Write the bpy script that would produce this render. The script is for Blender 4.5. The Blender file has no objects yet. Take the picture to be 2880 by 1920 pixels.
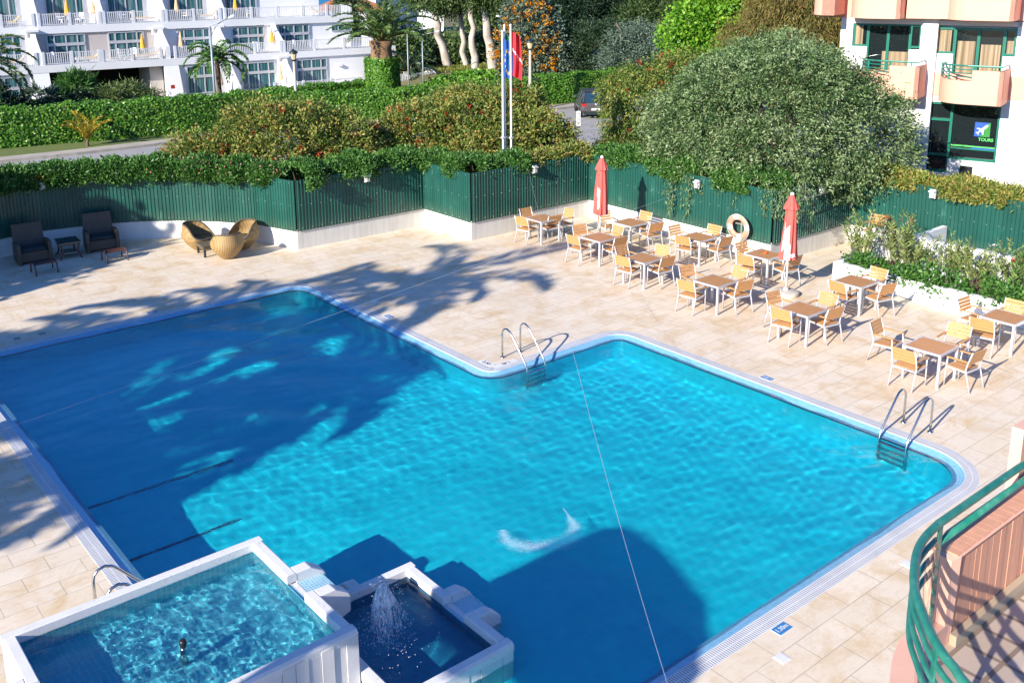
import bpy, bmesh, math, random
import numpy as np
from mathutils import Vector, Matrix, Euler
from mathutils.geometry import tessellate_polygon
random.seed(7); RNG = np.random.default_rng(11)
SC = bpy.context.scene
COL = SC.collection
R = math.radians
PI = math.pi

# ------------------------------------------------------------------ mesh builder
class MB:
    """collects simple shapes and links them as one mesh"""
    def __init__(s):
        s.v = []; s.f = []; s.m = []; s.uv = {}
    def add(s, vs, fs, mi=0, uvs=None):
        o = len(s.v)
        s.v += [tuple(v) for v in vs]
        for k, f in enumerate(fs):
            if uvs: s.uv[len(s.f)] = uvs[k]
            s.f.append(tuple(i + o for i in f)); s.m.append(mi)
        return s
    def box(s, c, d, rz=0.0, mi=0, rot=None):
        hx, hy, hz = d[0]/2, d[1]/2, d[2]/2
        M = rot if rot is not None else Matrix.Rotation(rz, 3, 'Z')
        vs = [Vector(c) + M @ Vector((x*hx, y*hy, z*hz)) for z in (-1, 1) for y in (-1, 1) for x in (-1, 1)]
        s.add(vs, [(0,2,3,1),(4,5,7,6),(0,1,5,4),(2,6,7,3),(0,4,6,2),(1,3,7,5)], mi)
        return s
    def bar(s, a, b, w, h=None, mi=0, up=(0,0,1)):
        """box beam from a to b"""
        h = h or w
        a = Vector(a); b = Vector(b); d = (b-a); L = d.length; d.normalize()
        up = Vector(up)
        if abs(d.dot(up)) > .98: up = Vector((1,0,0))
        x = d.cross(up).normalized(); y = x.cross(d)
        vs = [p + x*(w/2*i) + y*(h/2*j) for p in (a, b) for i, j in ((-1,-1),(1,-1),(1,1),(-1,1))]
        s.add(vs, [(0,1,2,3)[::-1],(4,5,6,7),(0,4,5,1)[::-1],(1,5,6,2)[::-1],(2,6,7,3)[::-1],(3,7,4,0)[::-1]], mi)
        return s
    def tube(s, pts, r, n=8, mi=0, cap=True):
        pts = [Vector(p) for p in pts]
        rs = r if isinstance(r, (list, tuple)) else [r]*len(pts)
        rings = []; prev = None
        for i, p in enumerate(pts):
            d = (pts[min(i+1, len(pts)-1)] - pts[max(i-1, 0)]).normalized()
            if prev is None:
                up = Vector((0,0,1)) if abs(d.z) < .95 else Vector((1,0,0))
                x = d.cross(up).normalized()
            else:
                x = (prev - d*prev.dot(d)).normalized()
            y = d.cross(x); prev = x
            rings.append([p + (x*math.cos(2*PI*k/n) + y*math.sin(2*PI*k/n))*rs[i] for k in range(n)])
        vs = [v for rg in rings for v in rg]; fs = []
        for i in range(len(rings)-1):
            for k in range(n):
                a = i*n+k; b = i*n+(k+1) % n
                fs.append((a, b, b+n, a+n))
        if cap:
            fs.append(tuple(range(n))[::-1]); fs.append(tuple((len(rings)-1)*n+k for k in range(n)))
        s.add(vs, fs, mi)
        return s
    def lathe(s, prof, c=(0,0,0), n=20, mi=0, cap=False):
        vs = []; fs = []
        for r, z in prof:
            for k in range(n):
                a = 2*PI*k/n
                vs.append((c[0]+r*math.cos(a), c[1]+r*math.sin(a), c[2]+z))
        for i in range(len(prof)-1):
            for k in range(n):
                a = i*n+k; b = i*n+(k+1) % n
                fs.append((a, b, b+n, a+n))
        if cap:
            fs.append(tuple(range(n))[::-1]); fs.append(tuple((len(prof)-1)*n+k for k in range(n)))
        s.add(vs, fs, mi)
        return s
    def prism(s, poly, z0, z1, mi=0):
        n = len(poly)
        ar = sum(poly[i][0]*poly[(i+1)%n][1]-poly[(i+1)%n][0]*poly[i][1] for i in range(n))
        if ar < 0: poly = poly[::-1]
        vs = [(p[0], p[1], z0) for p in poly] + [(p[0], p[1], z1) for p in poly]
        fs = [tuple(range(n))[::-1], tuple(range(n, 2*n))]
        fs += [(i, (i+1) % n, n+(i+1) % n, n+i) for i in range(n)]
        s.add(vs, fs, mi)
        return s
    def build(s, name, mats=None, parent=None, smooth=False, loc=None, rz=0):
        me = bpy.data.meshes.new(name)
        me.from_pydata(s.v, [], s.f)
        if mats is not None:
            for m in (mats if isinstance(mats, (list, tuple)) else [mats]): me.materials.append(m)
        me.polygons.foreach_set('material_index', s.m)
        if s.uv:
            uvl = me.uv_layers.new(name='UVMap')
            for p in me.polygons:
                u = s.uv.get(p.index)
                if u:
                    for li, c in zip(p.loop_indices, u): uvl.data[li].uv = c
        if smooth is True: me.polygons.foreach_set('use_smooth', [True]*len(me.polygons))
        me.update()
        if smooth == 'auto':
            me.polygons.foreach_set('use_smooth', [True]*len(me.polygons))
            me.set_sharp_from_angle(angle=R(40))
        o = bpy.data.objects.new(name, me); COL.objects.link(o)
        if parent is not None: o.parent = parent
        if loc is not None: o.location = loc
        if rz: o.rotation_euler.z = rz
        return o

def tag(o, label=None, cat=None, group=None, kind=None):
    if label: o['label'] = label
    if cat: o['category'] = cat
    if group: o['group'] = group
    if kind: o['kind'] = kind
    return o
def thing(name, label, cat, loc=(0,0,0), rz=0.0, group=None):
    o = bpy.data.objects.new(name, None); COL.objects.link(o)
    o.location = loc; o.rotation_euler = (0, 0, rz); o.empty_display_size = .2
    return tag(o, label, cat, group)
def copy_tree(o, parent=None, _k=None):
    if _k is None:
        _k = {}
        for c in bpy.data.objects:
            if c.parent: _k.setdefault(c.parent.name, []).append(c)
    c = o.copy(); COL.objects.link(c)
    if parent is not None: c.parent = parent
    for ch in _k.get(o.name, []): copy_tree(ch, c, _k)
    return c

# ------------------------------------------------------------------ materials
def new_mat(name):
    m = bpy.data.materials.new(name); m.use_nodes = True
    nt = m.node_tree; b = nt.nodes['Principled BSDF']
    return m, nt, b
def nd(nt, t, **kw):
    n = nt.nodes.new(t)
    for k, v in kw.items(): setattr(n, k, v)
    return n
def mixc(nt, fac, a, b, blend='MIX'):
    n = nd(nt, 'ShaderNodeMix', data_type='RGBA', blend_type=blend)
    for i, x in ((0, fac), (6, a), (7, b)):
        if hasattr(x, 'default_value') or hasattr(x, 'is_linked'): nt.links.new(x, n.inputs[i])
        elif i == 0: n.inputs[0].default_value = x
        else: n.inputs[i].default_value = (*x, 1) if len(x) == 3 else x
    return n.outputs[2]
def noise(nt, scale, detail=4, vec=None, rough=.55, dist=0):
    n = nd(nt, 'ShaderNodeTexNoise'); n.inputs['Scale'].default_value = scale
    n.inputs['Detail'].default_value = detail; n.inputs['Roughness'].default_value = rough
    n.inputs['Distortion'].default_value = dist
    if vec is not None: nt.links.new(vec, n.inputs['Vector'])
    return n.outputs['Fac']
def ramp(nt, fac, stops, interp='LINEAR'):
    n = nd(nt, 'ShaderNodeValToRGB'); n.color_ramp.interpolation = interp
    els = n.color_ramp.elements
    while len(els) < len(stops): els.new(.5)
    for e, (p, c) in zip(els, stops):
        e.position = p; e.color = (*c, 1) if not isinstance(c, (int, float)) else (c, c, c, 1)
    nt.links.new(fac, n.inputs[0]); return n.outputs[0]
def math_(nt, op, a, b=0.0, clamp=False):
    n = nd(nt, 'ShaderNodeMath', operation=op, use_clamp=clamp)
    for i, x in ((0, a), (1, b)):
        if isinstance(x, (int, float)): n.inputs[i].default_value = x
        else: nt.links.new(x, n.inputs[i])
    return n.outputs[0]
def mapping(nt, vec, scale=(1,1,1), rot=(0,0,0), loc=(0,0,0)):
    n = nd(nt, 'ShaderNodeMapping'); n.inputs['Scale'].default_value = scale
    n.inputs['Rotation'].default_value = rot; n.inputs['Location'].default_value = loc
    nt.links.new(vec, n.inputs['Vector']); return n.outputs[0]
def bump(nt, b, h, strength=.3, dist=.01):
    n = nd(nt, 'ShaderNodeBump'); n.inputs['Strength'].default_value = strength
    n.inputs['Distance'].default_value = dist
    nt.links.new(h, n.inputs['Height']); nt.links.new(n.outputs[0], b.inputs['Normal'])
    return n
def coord(nt, kind='Object'):
    return nd(nt, 'ShaderNodeTexCoord').outputs[kind]
def MAT(name, col, rough=.6, metal=0.0, var=.15, scale=3.0, bmp=0.0, bscale=40.0, col2=None, stretch=None, spec=.5, bdist=.004):
    """plain surface with a noise-driven tone variation and fine bump"""
    m, nt, b = new_mat(name)
    c = coord(nt)
    if stretch: c = mapping(nt, c, stretch)
    f = noise(nt, scale, 5, c)
    f = ramp(nt, f, [(.3, 0.0), (.7, 1.0)])
    c2 = col2 or tuple(x*(1-var) for x in col)
    o = mixc(nt, f, col, c2)
    nt.links.new(o, b.inputs['Base Color'])
    b.inputs['Roughness'].default_value = rough; b.inputs['Metallic'].default_value = metal
    b.inputs['Specular IOR Level'].default_value = spec
    if bmp: bump(nt, b, noise(nt, bscale, 3, c), bmp, bdist)
    return m

# ------------------------------------------------------------------ camera, light, world
cam = bpy.data.cameras.new('camera'); co = bpy.data.objects.new('camera', cam); COL.objects.link(co)
SC.camera = co
cam.sensor_width = 36; cam.lens = 35.116; cam.clip_start = .05; cam.clip_end = 30000
cam.shift_x = -(1376.5-1440)/2880; cam.shift_y = (588.2-960)/2880
rg = Vector((0.77932387, -0.62653962, -0.01012017)); dn = Vector((-0.15485218, -0.17691381, -0.97196826)); fw = Vector((0.60718623, 0.7590452, -0.23489418))
co.matrix_world = Matrix(((rg.x, -dn.x, -fw.x, 0), (rg.y, -dn.y, -fw.y, 0), (rg.z, -dn.z, -fw.z, 8.5), (0, 0, 0, 1)))

SUN_AZ = R(191.0); SUN_EL = R(24.0)       # direction towards the sun, azimuth from +X
sd = bpy.data.lights.new('sun', 'SUN'); sd.energy = 5.0; sd.angle = R(.53); sd.color = (1.0, .93, .82)
so = bpy.data.objects.new('sun', sd); COL.objects.link(so)
tow = Vector((math.cos(SUN_AZ)*math.cos(SUN_EL), math.sin(SUN_AZ)*math.cos(SUN_EL), math.sin(SUN_EL)))
so.rotation_euler = tow.to_track_quat('Z', 'Y').to_euler()
so.location = (-20, 0, 30)
W = bpy.data.worlds.new('World'); SC.world = W; W.use_nodes = True
wn = W.node_tree; bg = wn.nodes['Background']
sky = wn.nodes.new('ShaderNodeTexSky'); sky.sky_type = 'NISHITA'; sky.sun_disc = False
sky.sun_elevation = SUN_EL
sky.sun_rotation = PI/2 - SUN_AZ
sky.air_density = 1.0; sky.dust_density = .6; sky.ozone_density = 3.0
wn.links.new(mixc(wn, 1.0, sky.outputs[0], (.46, .84, 1.45), 'MULTIPLY'), bg.inputs[0]); bg.inputs[1].default_value = .08
SC.view_settings.view_transform = 'Standard'; SC.view_settings.look = 'None'
SC.view_settings.exposure = 0.80; SC.view_settings.gamma = 1.0
SC.cycles.max_bounces = 8; SC.cycles.transparent_max_bounces = 12; SC.cycles.transmission_bounces = 6
SC.cycles.caustics_refractive = True; SC.cycles.caustics_reflective = False
# ------------------------------------------------------------------ pool and deck
def rounded(poly, rad, seg=10):
    """rounded polygon; rad is one radius per corner"""
    out = []; n = len(poly)
    for i in range(n):
        p0, p1, p2 = Vector(poly[i-1]), Vector(poly[i]), Vector(poly[(i+1) % n])
        r = rad[i]
        if r <= .001: out.append(tuple(p1)); continue
        a = (p0-p1).normalized(); b = (p2-p1).normalized()
        c = p1 + a*r + b*r
        for k in range(seg+1):
            t = k/seg*PI/2
            out.append(tuple(c - a*r*math.sin(t) - b*r*math.cos(t)))
    return out
def pool_outline(off, rr):
    """off > 0 grows the pool; corners CCW"""
    x0, x1, x2, y0, y1, y2 = 3.86-off, 12.52+off, 16.5+off, 6.93-off, 15.70+off, 24.03+off
    poly = [(x0, y0), (x2, y0), (x2, y1), (x1, y1), (x1, y2), (x0, y2)]
    rad = [max(.05, .5+off), 1.0+off, .45+off, max(.05, .32-off), .6+off, .6+off]
    return rounded(poly, rad)
E_OUT = pool_outline(.235, 0); E_MID = pool_outline(.12, 0); E_IN = pool_outline(0, 0)
E_DEEP = pool_outline(-.2, 0); E_D2 = pool_outline(-.202, 0)

m_deck, nt, b = new_mat('deck_stone')
c = coord(nt)
br = nd(nt, 'ShaderNodeTexBrick'); br.offset = .5; br.squash = 1
nt.links.new(mapping(nt, c, loc=(-.2, .0, 0)), br.inputs['Vector'])
br.inputs['Scale'].default_value = 1; br.inputs['Brick Width'].default_value = .82; br.inputs['Row Height'].default_value = .395
br.inputs['Mortar Size'].default_value = .008; br.inputs['Mortar Smooth'].default_value = .3
br.inputs['Color1'].default_value = (0, 0, 0, 1); br.inputs['Color2'].default_value = (1, 1, 1, 1); br.inputs['Mortar'].default_value = (.5, .5, .5, 1)
base = ramp(nt, br.outputs['Color'], [(.0, (.78, .655, .49)), (.5, (.82, .705, .56)), (1.0, (.76, .645, .50))])
stain = ramp(nt, noise(nt, 1.3, 6, c, .7, .6), [(.46, 0.0), (.66, 1.0)])
base = mixc(nt, math_(nt, 'MULTIPLY', stain, .75), base, (.64, .44, .22))
grey = ramp(nt, noise(nt, .35, 4, c), [(.45, 0.0), (.7, 1.0)])
base = mixc(nt, math_(nt, 'MULTIPLY', grey, .4), base, (.68, .60, .51))
vein = ramp(nt, noise(nt, 5, 6, mapping(nt, c, (1, 3.5, 1)), .75, 1.0), [(.5, 0.0), (.72, 1.0)])
base = mixc(nt, math_(nt, 'MULTIPLY', vein, .35), base, (.52, .36, .2))
pits = ramp(nt, noise(nt, 45, 3, c), [(.24, 1.0), (.31, 0.0)])
base = mixc(nt, math_(nt, 'MULTIPLY', pits, .6), base, (.36, .25, .14))
base = mixc(nt, math_(nt, 'MULTIPLY', br.outputs['Fac'], ramp(nt, noise(nt, .8, 3, c), [(.3, .45), (.7, 1.0)])), base, (.47, .38, .27))
nt.links.new(base, b.inputs['Base Color']); b.inputs['Roughness'].default_value = .72; b.inputs['Specular IOR Level'].default_value = .3
hh = math_(nt, 'SUBTRACT', math_(nt, 'MULTIPLY', noise(nt, 30, 4, c), .3), br.outputs['Fac'])
bump(nt, b, hh, .35, .006)

def poly_with_hole(name, outer, hole, z, mat, parent=None):
    o3 = [Vector((p[0], p[1], z)) for p in outer]; h3 = [Vector((p[0], p[1], z)) for p in hole] if hole else None
    loops = [o3] + ([h3[::-1]] if h3 else [])
    tris = tessellate_polygon(loops)
    vs = [v for l in loops for v in l]
    mb = MB()
    fs = []
    for t in tris:
        a, b_, c_ = (vs[i] for i in t)
        if (b_-a).cross(c_-a).z < 0: t = t[::-1]
        fs.append(tuple(t))
    mb.add(vs, fs)
    return mb.build(name, mat, parent)
fence_line = [(4.0, 30.6), (5.4, 31.7), (6.75, 32.42), (7.4, 32.58), (8.1, 32.62), (9.13, 32.42), (9.97, 32.2), (10.89, 31.75), (11.76, 31.15), (12.76, 30.1), (13.54, 28.9), (14.1, 27.22),
              (18.85, 27.1), (18.87, 24.52), (23.98, 24.42), (23.88, 16.75), (27.72, 16.65), (27.66, 3.0)]
deck_outer = [(-6, 1), (29.0, 1), (29.0, 17.2), (24.3, 17.2), (24.3, 24.9), (19.3, 24.9), (19.3, 27.5), (14.5, 27.5), (12.9, 30.9), (10, 32.8), (7, 33.1), (3, 31.2), (-6, 29)]
deck = tag(poly_with_hole('pool_deck', deck_outer, E_OUT, 0.0, m_deck), kind='structure')

def strip(mb, A, B, za, zb, mi=0, closed=True, vA=0.0, vB=1.0):
    n = len(A); u = 0.0
    rng = range(n if closed else n-1)
    for i in rng:
        j = (i+1) % n
        L = (Vector(A[j])-Vector(A[i])).length; L2 = (Vector(B[j])-Vector(B[i])).length
        L = (L+L2)/2
        za_, zb_ = za, zb
        mb.add([(*A[i][:2], za_), (*A[j][:2], za_), (*B[j][:2], zb_), (*B[i][:2], zb_)], [(0, 1, 2, 3)], mi,
               [[(u, vA), (u+L, vA), (u+L, vB), (u, vB)]])
        u += L
# grate: white slotted overflow channel cover
m_grate, nt, b = new_mat('white_grate')
uv = coord(nt, 'UV'); sx = nd(nt, 'ShaderNodeSeparateXYZ'); nt.links.new(uv, sx.inputs[0])
w = math_(nt, 'FRACT', math_(nt, 'MULTIPLY', sx.outputs[0], 26.0))
slot = math_(nt, 'GREATER_THAN', w, .64)
vv = sx.outputs[1]
e1 = math_(nt, 'MULTIPLY', math_(nt, 'GREATER_THAN', math_(nt, 'ABSOLUTE', math_(nt, 'SUBTRACT', vv, .5)), .03), math_(nt, 'LESS_THAN', math_(nt, 'ABSOLUTE', math_(nt, 'SUBTRACT', vv, .5)), .46))
slot = math_(nt, 'MULTIPLY', slot, e1)
colr = mixc(nt, ramp(nt, noise(nt, 2, 4, coord(nt)), [(.4, 0.0), (.7, 1.0)]), (.80, .80, .80), (.68, .68, .70))
colr = mixc(nt, math_(nt, 'MULTIPLY', slot, .8), colr, (.12, .10, .09))
nt.links.new(colr, b.inputs['Base Color']); b.inputs['Roughness'].default_value = .45
bump(nt, b, math_(nt, 'SUBTRACT', 1.0, slot), .5, .01)
g = MB(); strip(g, E_OUT, E_IN, .004, .004, 0, True)
strip(g, E_OUT, E_OUT, -.02, .004); strip(g, E_IN, E_IN, .004, -.012)
tag(g.build('overflow_grate', m_grate), kind='structure')

def tile_mat(name, ca, cb, grout, size=.025, rough=.25, uvk='Object', contrast=1.0):
    m, nt, b = new_mat(name)
    c = coord(nt, uvk)
    br = nd(nt, 'ShaderNodeTexBrick'); br.offset = 0; br.squash = 1
    nt.links.new(c, br.inputs['Vector'])
    br.inputs['Scale'].default_value = 1; br.inputs['Brick Width'].default_value = size; br.inputs['Row Height'].default_value = size
    br.inputs['Mortar Size'].default_value = size*.07; br.inputs['Mortar Smooth'].default_value = .2
    br.inputs['Color1'].default_value = (*ca, 1); br.inputs['Color2'].default_value = (*cb, 1); br.inputs['Mortar'].default_value = (*grout, 1)
    nt.links.new(br.outputs['Color'], b.inputs['Base Color']); b.inputs['Roughness'].default_value = rough
    return m
m_ramp = tile_mat('pale_blue_mosaic', (.15, .40, .60), (.20, .48, .68), (.36, .56, .70), .05)
m_pool = tile_mat('pool_mosaic', (.008, .715, .87), (.014, .79, .925), (.03, .75, .90), .20)
m_line = tile_mat('dark_mosaic', (.008, .02, .07), (.02, .05, .12), (.10, .16, .26), .05)
def depth(x, y):
    def ss(t): t = min(1, max(0, t)); return t*t*(3-2*t)
    return .75 + .35*ss((x-11)/4) + .45*ss((y-14)/6) - .32*ss((x-6)/1.2)*ss((11.5-x)/2.5)*ss((14-y)/1.5)
pb = MB()
strip(pb, E_IN, E_DEEP, -.012, -.072, 0, True, 0, .2)
nE = len(E_DEEP)
def wall_ring(mb, P, z0f, z1f, mi):
    u = 0
    for i in range(nE):
        j = (i+1) % nE; a = P[i]; b_ = P[j]; L = (Vector(b_)-Vector(a)).length
        n = max(1, int(L/.5))
        for k in range(n):
            p = Vector(a).lerp(Vector(b_), k/n); q = Vector(a).lerp(Vector(b_), (k+1)/n)
            z0, z1 = z0f(*p), z0f(*q); z2, z3 = z1f(*q), z1f(*p)
            mb.add([(*p, z0), (*q, z1), (*q, z2), (*p, z3)], [(0, 1, 2, 3)], mi, [[(u, z0), (u+L/n, z1), (u+L/n, z2), (u, z3)]])
            u += L/n
wall_ring(pb, E_DEEP, lambda x, y: -.072, lambda x, y: -.15, 1)
wall_ring(pb, E_DEEP, lambda x, y: -.15, lambda x, y: -depth(x, y)-.05, 2)
# floor grid, slightly larger than the shell, and the dark lane lines on it
gx = np.arange(3.9, 16.9, .5); gy = np.arange(6.9, 24.3, .5)
for i in range(len(gx)-1):
    for j in range(len(gy)-1):
        if gx[i] > 12.5 and gy[j] > 15.8: continue
        q = [(gx[i], gy[j]), (gx[i+1], gy[j]), (gx[i+1], gy[j+1]), (gx[i], gy[j+1])]
        pb.add([(x, y, -depth(x, y)) for x, y in q], [(0, 1, 2, 3)], 2, [[(x, y) for x, y in q]])
for (xa, xb, yy) in ((4.1, 6.6, 16.4), (4.1, 5.8, 14.3)):
    xs = np.arange(xa, xb, .4)
    for x in xs:
        q = [(x, yy), (x+.4, yy), (x+.4, yy+.08), (x, yy+.08)]
        pb.add([(a, b_, -depth(a, b_)+.006) for a, b_ in q], [(0, 1, 2, 3)], 1, [[(a, b_) for a, b_ in q]])
for m in (m_ramp, m_pool, m_line):
    for n in m.node_tree.nodes:
        if n.type == 'TEX_COORD':
            l = [l for l in m.node_tree.links if l.from_node == n][0]; to = l.to_socket
            m.node_tree.links.new(n.outputs['UV'], to)
basin_shell = tag(pb.build('pool_basin', [m_ramp, m_line, m_pool]), kind='structure')
# water surface
def wave(x, y):
    z = 0
    for ax, ay, k, a, ph in WV: z += a*math.sin((ax*x+ay*y)*k+ph)
    return z
rr = random.Random(3); WV = []
for i in range(9):
    th = rr.uniform(R(55), R(125)); lam = rr.uniform(.35, 1.3)
    WV.append((math.cos(th), math.sin(th), 2*PI/lam, .0022*lam/(1+.5*i/9), rr.uniform(0, 6)))
def water_grid(name, inside, x0, x1, y0, y1, z, step, mat, wfun):
    nx = int((x1-x0)/step)+1; ny = int((y1-y0)/step)+1
    X, Y = np.meshgrid(x0+np.arange(nx)*step, y0+np.arange(ny)*step, indexing='ij')
    Z = z + wfun(X, Y)
    ins = inside(X, Y)
    cell = ins[:-1, :-1] & ins[1:, :-1] & ins[1:, 1:] & ins[:-1, 1:]
    I, J = np.nonzero(cell)
    a = I*ny+J; F = np.stack([a, a+ny, a+ny+1, a+1], 1)
    used = np.unique(F); rem = np.full(nx*ny, -1); rem[used] = np.arange(len(used))
    V = np.stack([X.ravel(), Y.ravel(), Z.ravel()], 1)[used]
    me = bpy.data.meshes.new(name); me.from_pydata(V.tolist(), [], rem[F].tolist())
    me.polygons.foreach_set('use_smooth', [True]*len(me.polygons)); me.materials.append(mat); me.update()
    o = bpy.data.objects.new(name, me); COL.objects.link(o)
    return o
def in_poly(P):
    P = np.array(P)
    def f(X, Y):
        r = np.zeros(X.shape, bool); n = len(P)
        for i in range(n):
            x1, y1 = P[i]; x2, y2 = P[(i+1) % n]
            if y1 == y2: continue
            c = ((y1 > Y) != (y2 > Y)) & (X < (x2-x1)*(Y-y1)/(y2-y1)+x1)
            r ^= c
        return r
    return f
def npwave(X, Y, waves, mod=None):
    Z = np.zeros_like(X)
    for ax, ay, k, a, ph in waves:
        wob = .5*np.sin(.55*X+.2*ph)+.5*np.sin(.43*Y+ph)
        amp = a*(.55+.45*np.sin(.5*X*ay-.37*Y*ax+ph*2.3))
        Z += amp*np.sin((ax*X+ay*Y)*k+ph+wob)
    return Z
def make_water(name, tint, bstr, bsc, bdist=.01, rough=0.0):
    m, nt, b = new_mat(name)
    b.inputs['Base Color'].default_value = (*tint, 1); b.inputs['Transmission Weight'].default_value = 1
    b.inputs['IOR'].default_value = 1.33; b.inputs['Roughness'].default_value = rough
    c = mapping(nt, coord(nt), (1, 2.2, 1), (0, 0, R(12)))
    h = math_(nt, 'ADD', noise(nt, bsc, 3, c, .5, .4), math_(nt, 'MULTIPLY', noise(nt, bsc*3.1, 2, c, .5, .3), .35))
    msk = ramp(nt, noise(nt, .45, 3, coord(nt)), [(.35, .25), (.62, 1.0)])
    bump(nt, b, math_(nt, 'MULTIPLY', h, msk), bstr, bdist)
    return m
m_water = make_water('pool_water', (.78, .96, 1.0), .5, 6.0, .012)
rr = random.Random(3); WV = []
for q in range(64):
    lam = .16*(1.9/.16)**(rr.random()**1.5); th = rr.gauss(R(80), R(26)) if rr.random() < .7 else rr.uniform(0, PI)
    WV.append((math.cos(th), math.sin(th), 2*PI/lam, .00140*lam**1.0, rr.uniform(0, 6.28)))
W_OUT = pool_outline(.05, 0)
STREAK = [(8.88, 10.85), (8.74, 10.55), (8.86, 10.25), (9.16, 10.05), (9.48, 9.98), (9.76, 10.14), (9.92, 10.42), (10.04, 10.72)]
def pool_wave(X, Y):
    """general ripple field plus a rougher patch beneath the painted reflection streak"""
    Z = npwave(X, Y, WV); d = np.full(X.shape, 9.0)
    for a, b_ in zip(STREAK[:-1], STREAK[1:]):
        a = np.array(a); v = np.array(b_)-a; t_ = np.clip(((X-a[0])*v[0]+(Y-a[1])*v[1])/(v@v), 0, 1); d = np.minimum(d, np.hypot(X-a[0]-t_*v[0], Y-a[1]-t_*v[1]))
    g = np.exp(-(d/.15)**2)
    return Z + g*(.0016*np.sin(X*23+2*np.sin(Y*9))*np.sin(Y*19+1.5*np.sin(X*11)))
def bas(X, Y): return np.ones(X.shape, bool)
fp = in_poly(W_OUT)
water = water_grid('pool_water', fp, 3.78, 16.6, 6.85, 24.15, -.055, .06, m_water, pool_wave)
tag(water, kind='structure')
water.cycles.is_caustics_caster = True
basin_shell.cycles.is_caustics_receiver = True
sd.cycles.is_caustics_light = True
# ------------------------------------------------------------------ fence runs, wall lights
m_green = MAT('green_sheet', (.013, .080, .060), .38, 0, .3, 1.4, .12, 9, col2=(.019, .108, .082), spec=.5)
def panel_tone(m):
    nt = m.node_tree; b = nt.nodes['Principled BSDF']; old = b.inputs['Base Color'].links[0].from_socket; c = coord(nt)
    f = ramp(nt, noise(nt, 1.1, 1, mapping(nt, c, (1, 1, .02))), [(.38, 0.0), (.42, .45), (.52, .1), (.56, .5), (.66, 0.0)])
    s1 = mixc(nt, f, old, (.006, .05, .038))
    sz = nd(nt, 'ShaderNodeSeparateXYZ'); nt.links.new(c, sz.inputs[0])
    d = math_(nt, 'MULTIPLY', ramp(nt, sz.outputs[2], [(.60, 1.0), (.95, 0.0)]), noise(nt, 5, 5, mapping(nt, c, (1, 1, .3))))
    nt.links.new(mixc(nt, math_(nt, 'MULTIPLY', d, .55), s1, (.12, .15, .10)), b.inputs['Base Color'])
def scratch(m, col, lo, hi, sc=2.2, fac=.6, stretch=(1,1,.45)):
    nt = m.node_tree; b = nt.nodes['Principled BSDF']
    old = b.inputs['Base Color'].links[0].from_socket
    c = mapping(nt, coord(nt), stretch)
    f = math_(nt, 'MULTIPLY', ramp(nt, noise(nt, sc, 8, c, .78, .4), [(lo, 0.0), (hi, 1.0)]), fac)
    nt.links.new(mixc(nt, f, old, col), b.inputs['Base Color'])
panel_tone(m_green)
scratch(m_green, (.16, .34, .28), .60, .72, 2.2, .5)
m_white = MAT('white_wall_paint', (.80, .79, .76), .65, 0, .08, 1.2, .25, 30)
scratch(m_white, (.52, .46, .36), .60, .80, 1.6, .55, (1,1,.18))
m_board = MAT('white_board_concrete', (.70, .67, .61), .7, 0, .18, 1.0, .3, 30, stretch=(9,9,.7))
scratch(m_board, (.45, .39, .30), .58, .80, 1.2, .6, (7,7,.25))
m_screw = MAT('pale_screw', (.6, .7, .66), .4)
def sheet_profile(path, z0, z1, period=.112, dep=.022, out=.03):
    mb = MB(); pts = []
    for i in range(len(path)-1):
        a = Vector(path[i]); b = Vector(path[i+1]); d = (b-a); L = d.length; d.normalize(); nrm = Vector((d.y, -d.x))
        n = max(1, round(L/period))
        for k in range(n):
            for t, h in ((0, 0), (.62, 0), (.70, 1), (.90, 1)):
                p = a + d*(L*(k+t)/n) + nrm*(out+dep*h); pts.append(p)
        if i == len(path)-2: pts.append(b + nrm*out)
    vs = [(p.x, p.y, z) for z in (z0, z1) for p in pts]; n = len(pts)
    mb.add(vs, [(i, i+1, n+i+1, n+i) for i in range(n-1)])
    return mb
def wall_strip(path, z0, z1, th=.2, out=0.0, mb=None):
    mb = mb or MB()
    for i in range(len(path)-1):
        a = Vector(path[i]); b = Vector(path[i+1]); d = (b-a).normalized(); nr = Vector((d.y, -d.x))
        def nn(k):
            ns = []
            for q in (k-1, k):
                if 0 <= q < len(path)-1:
                    e = (Vector(path[q+1])-Vector(path[q])).normalized(); ns.append(Vector((e.y, -e.x)))
            s = sum(ns, Vector((0, 0))); return s.normalized()
        na, nb = nn(i), nn(i+1)
        P = [a+na*out, b+nb*out, b-nb*th, a-na*th]
        vs = [(p.x, p.y, z) for z in (z0, z1) for p in P]
        fs = [(0,1,5,4), (2,3,7,6), (4,5,6,7)]
        if i == 0: fs.append((3,0,4,7))
        if i == len(path)-2: fs.append((1,2,6,5))
        mb.add(vs, fs)
    return mb
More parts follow.
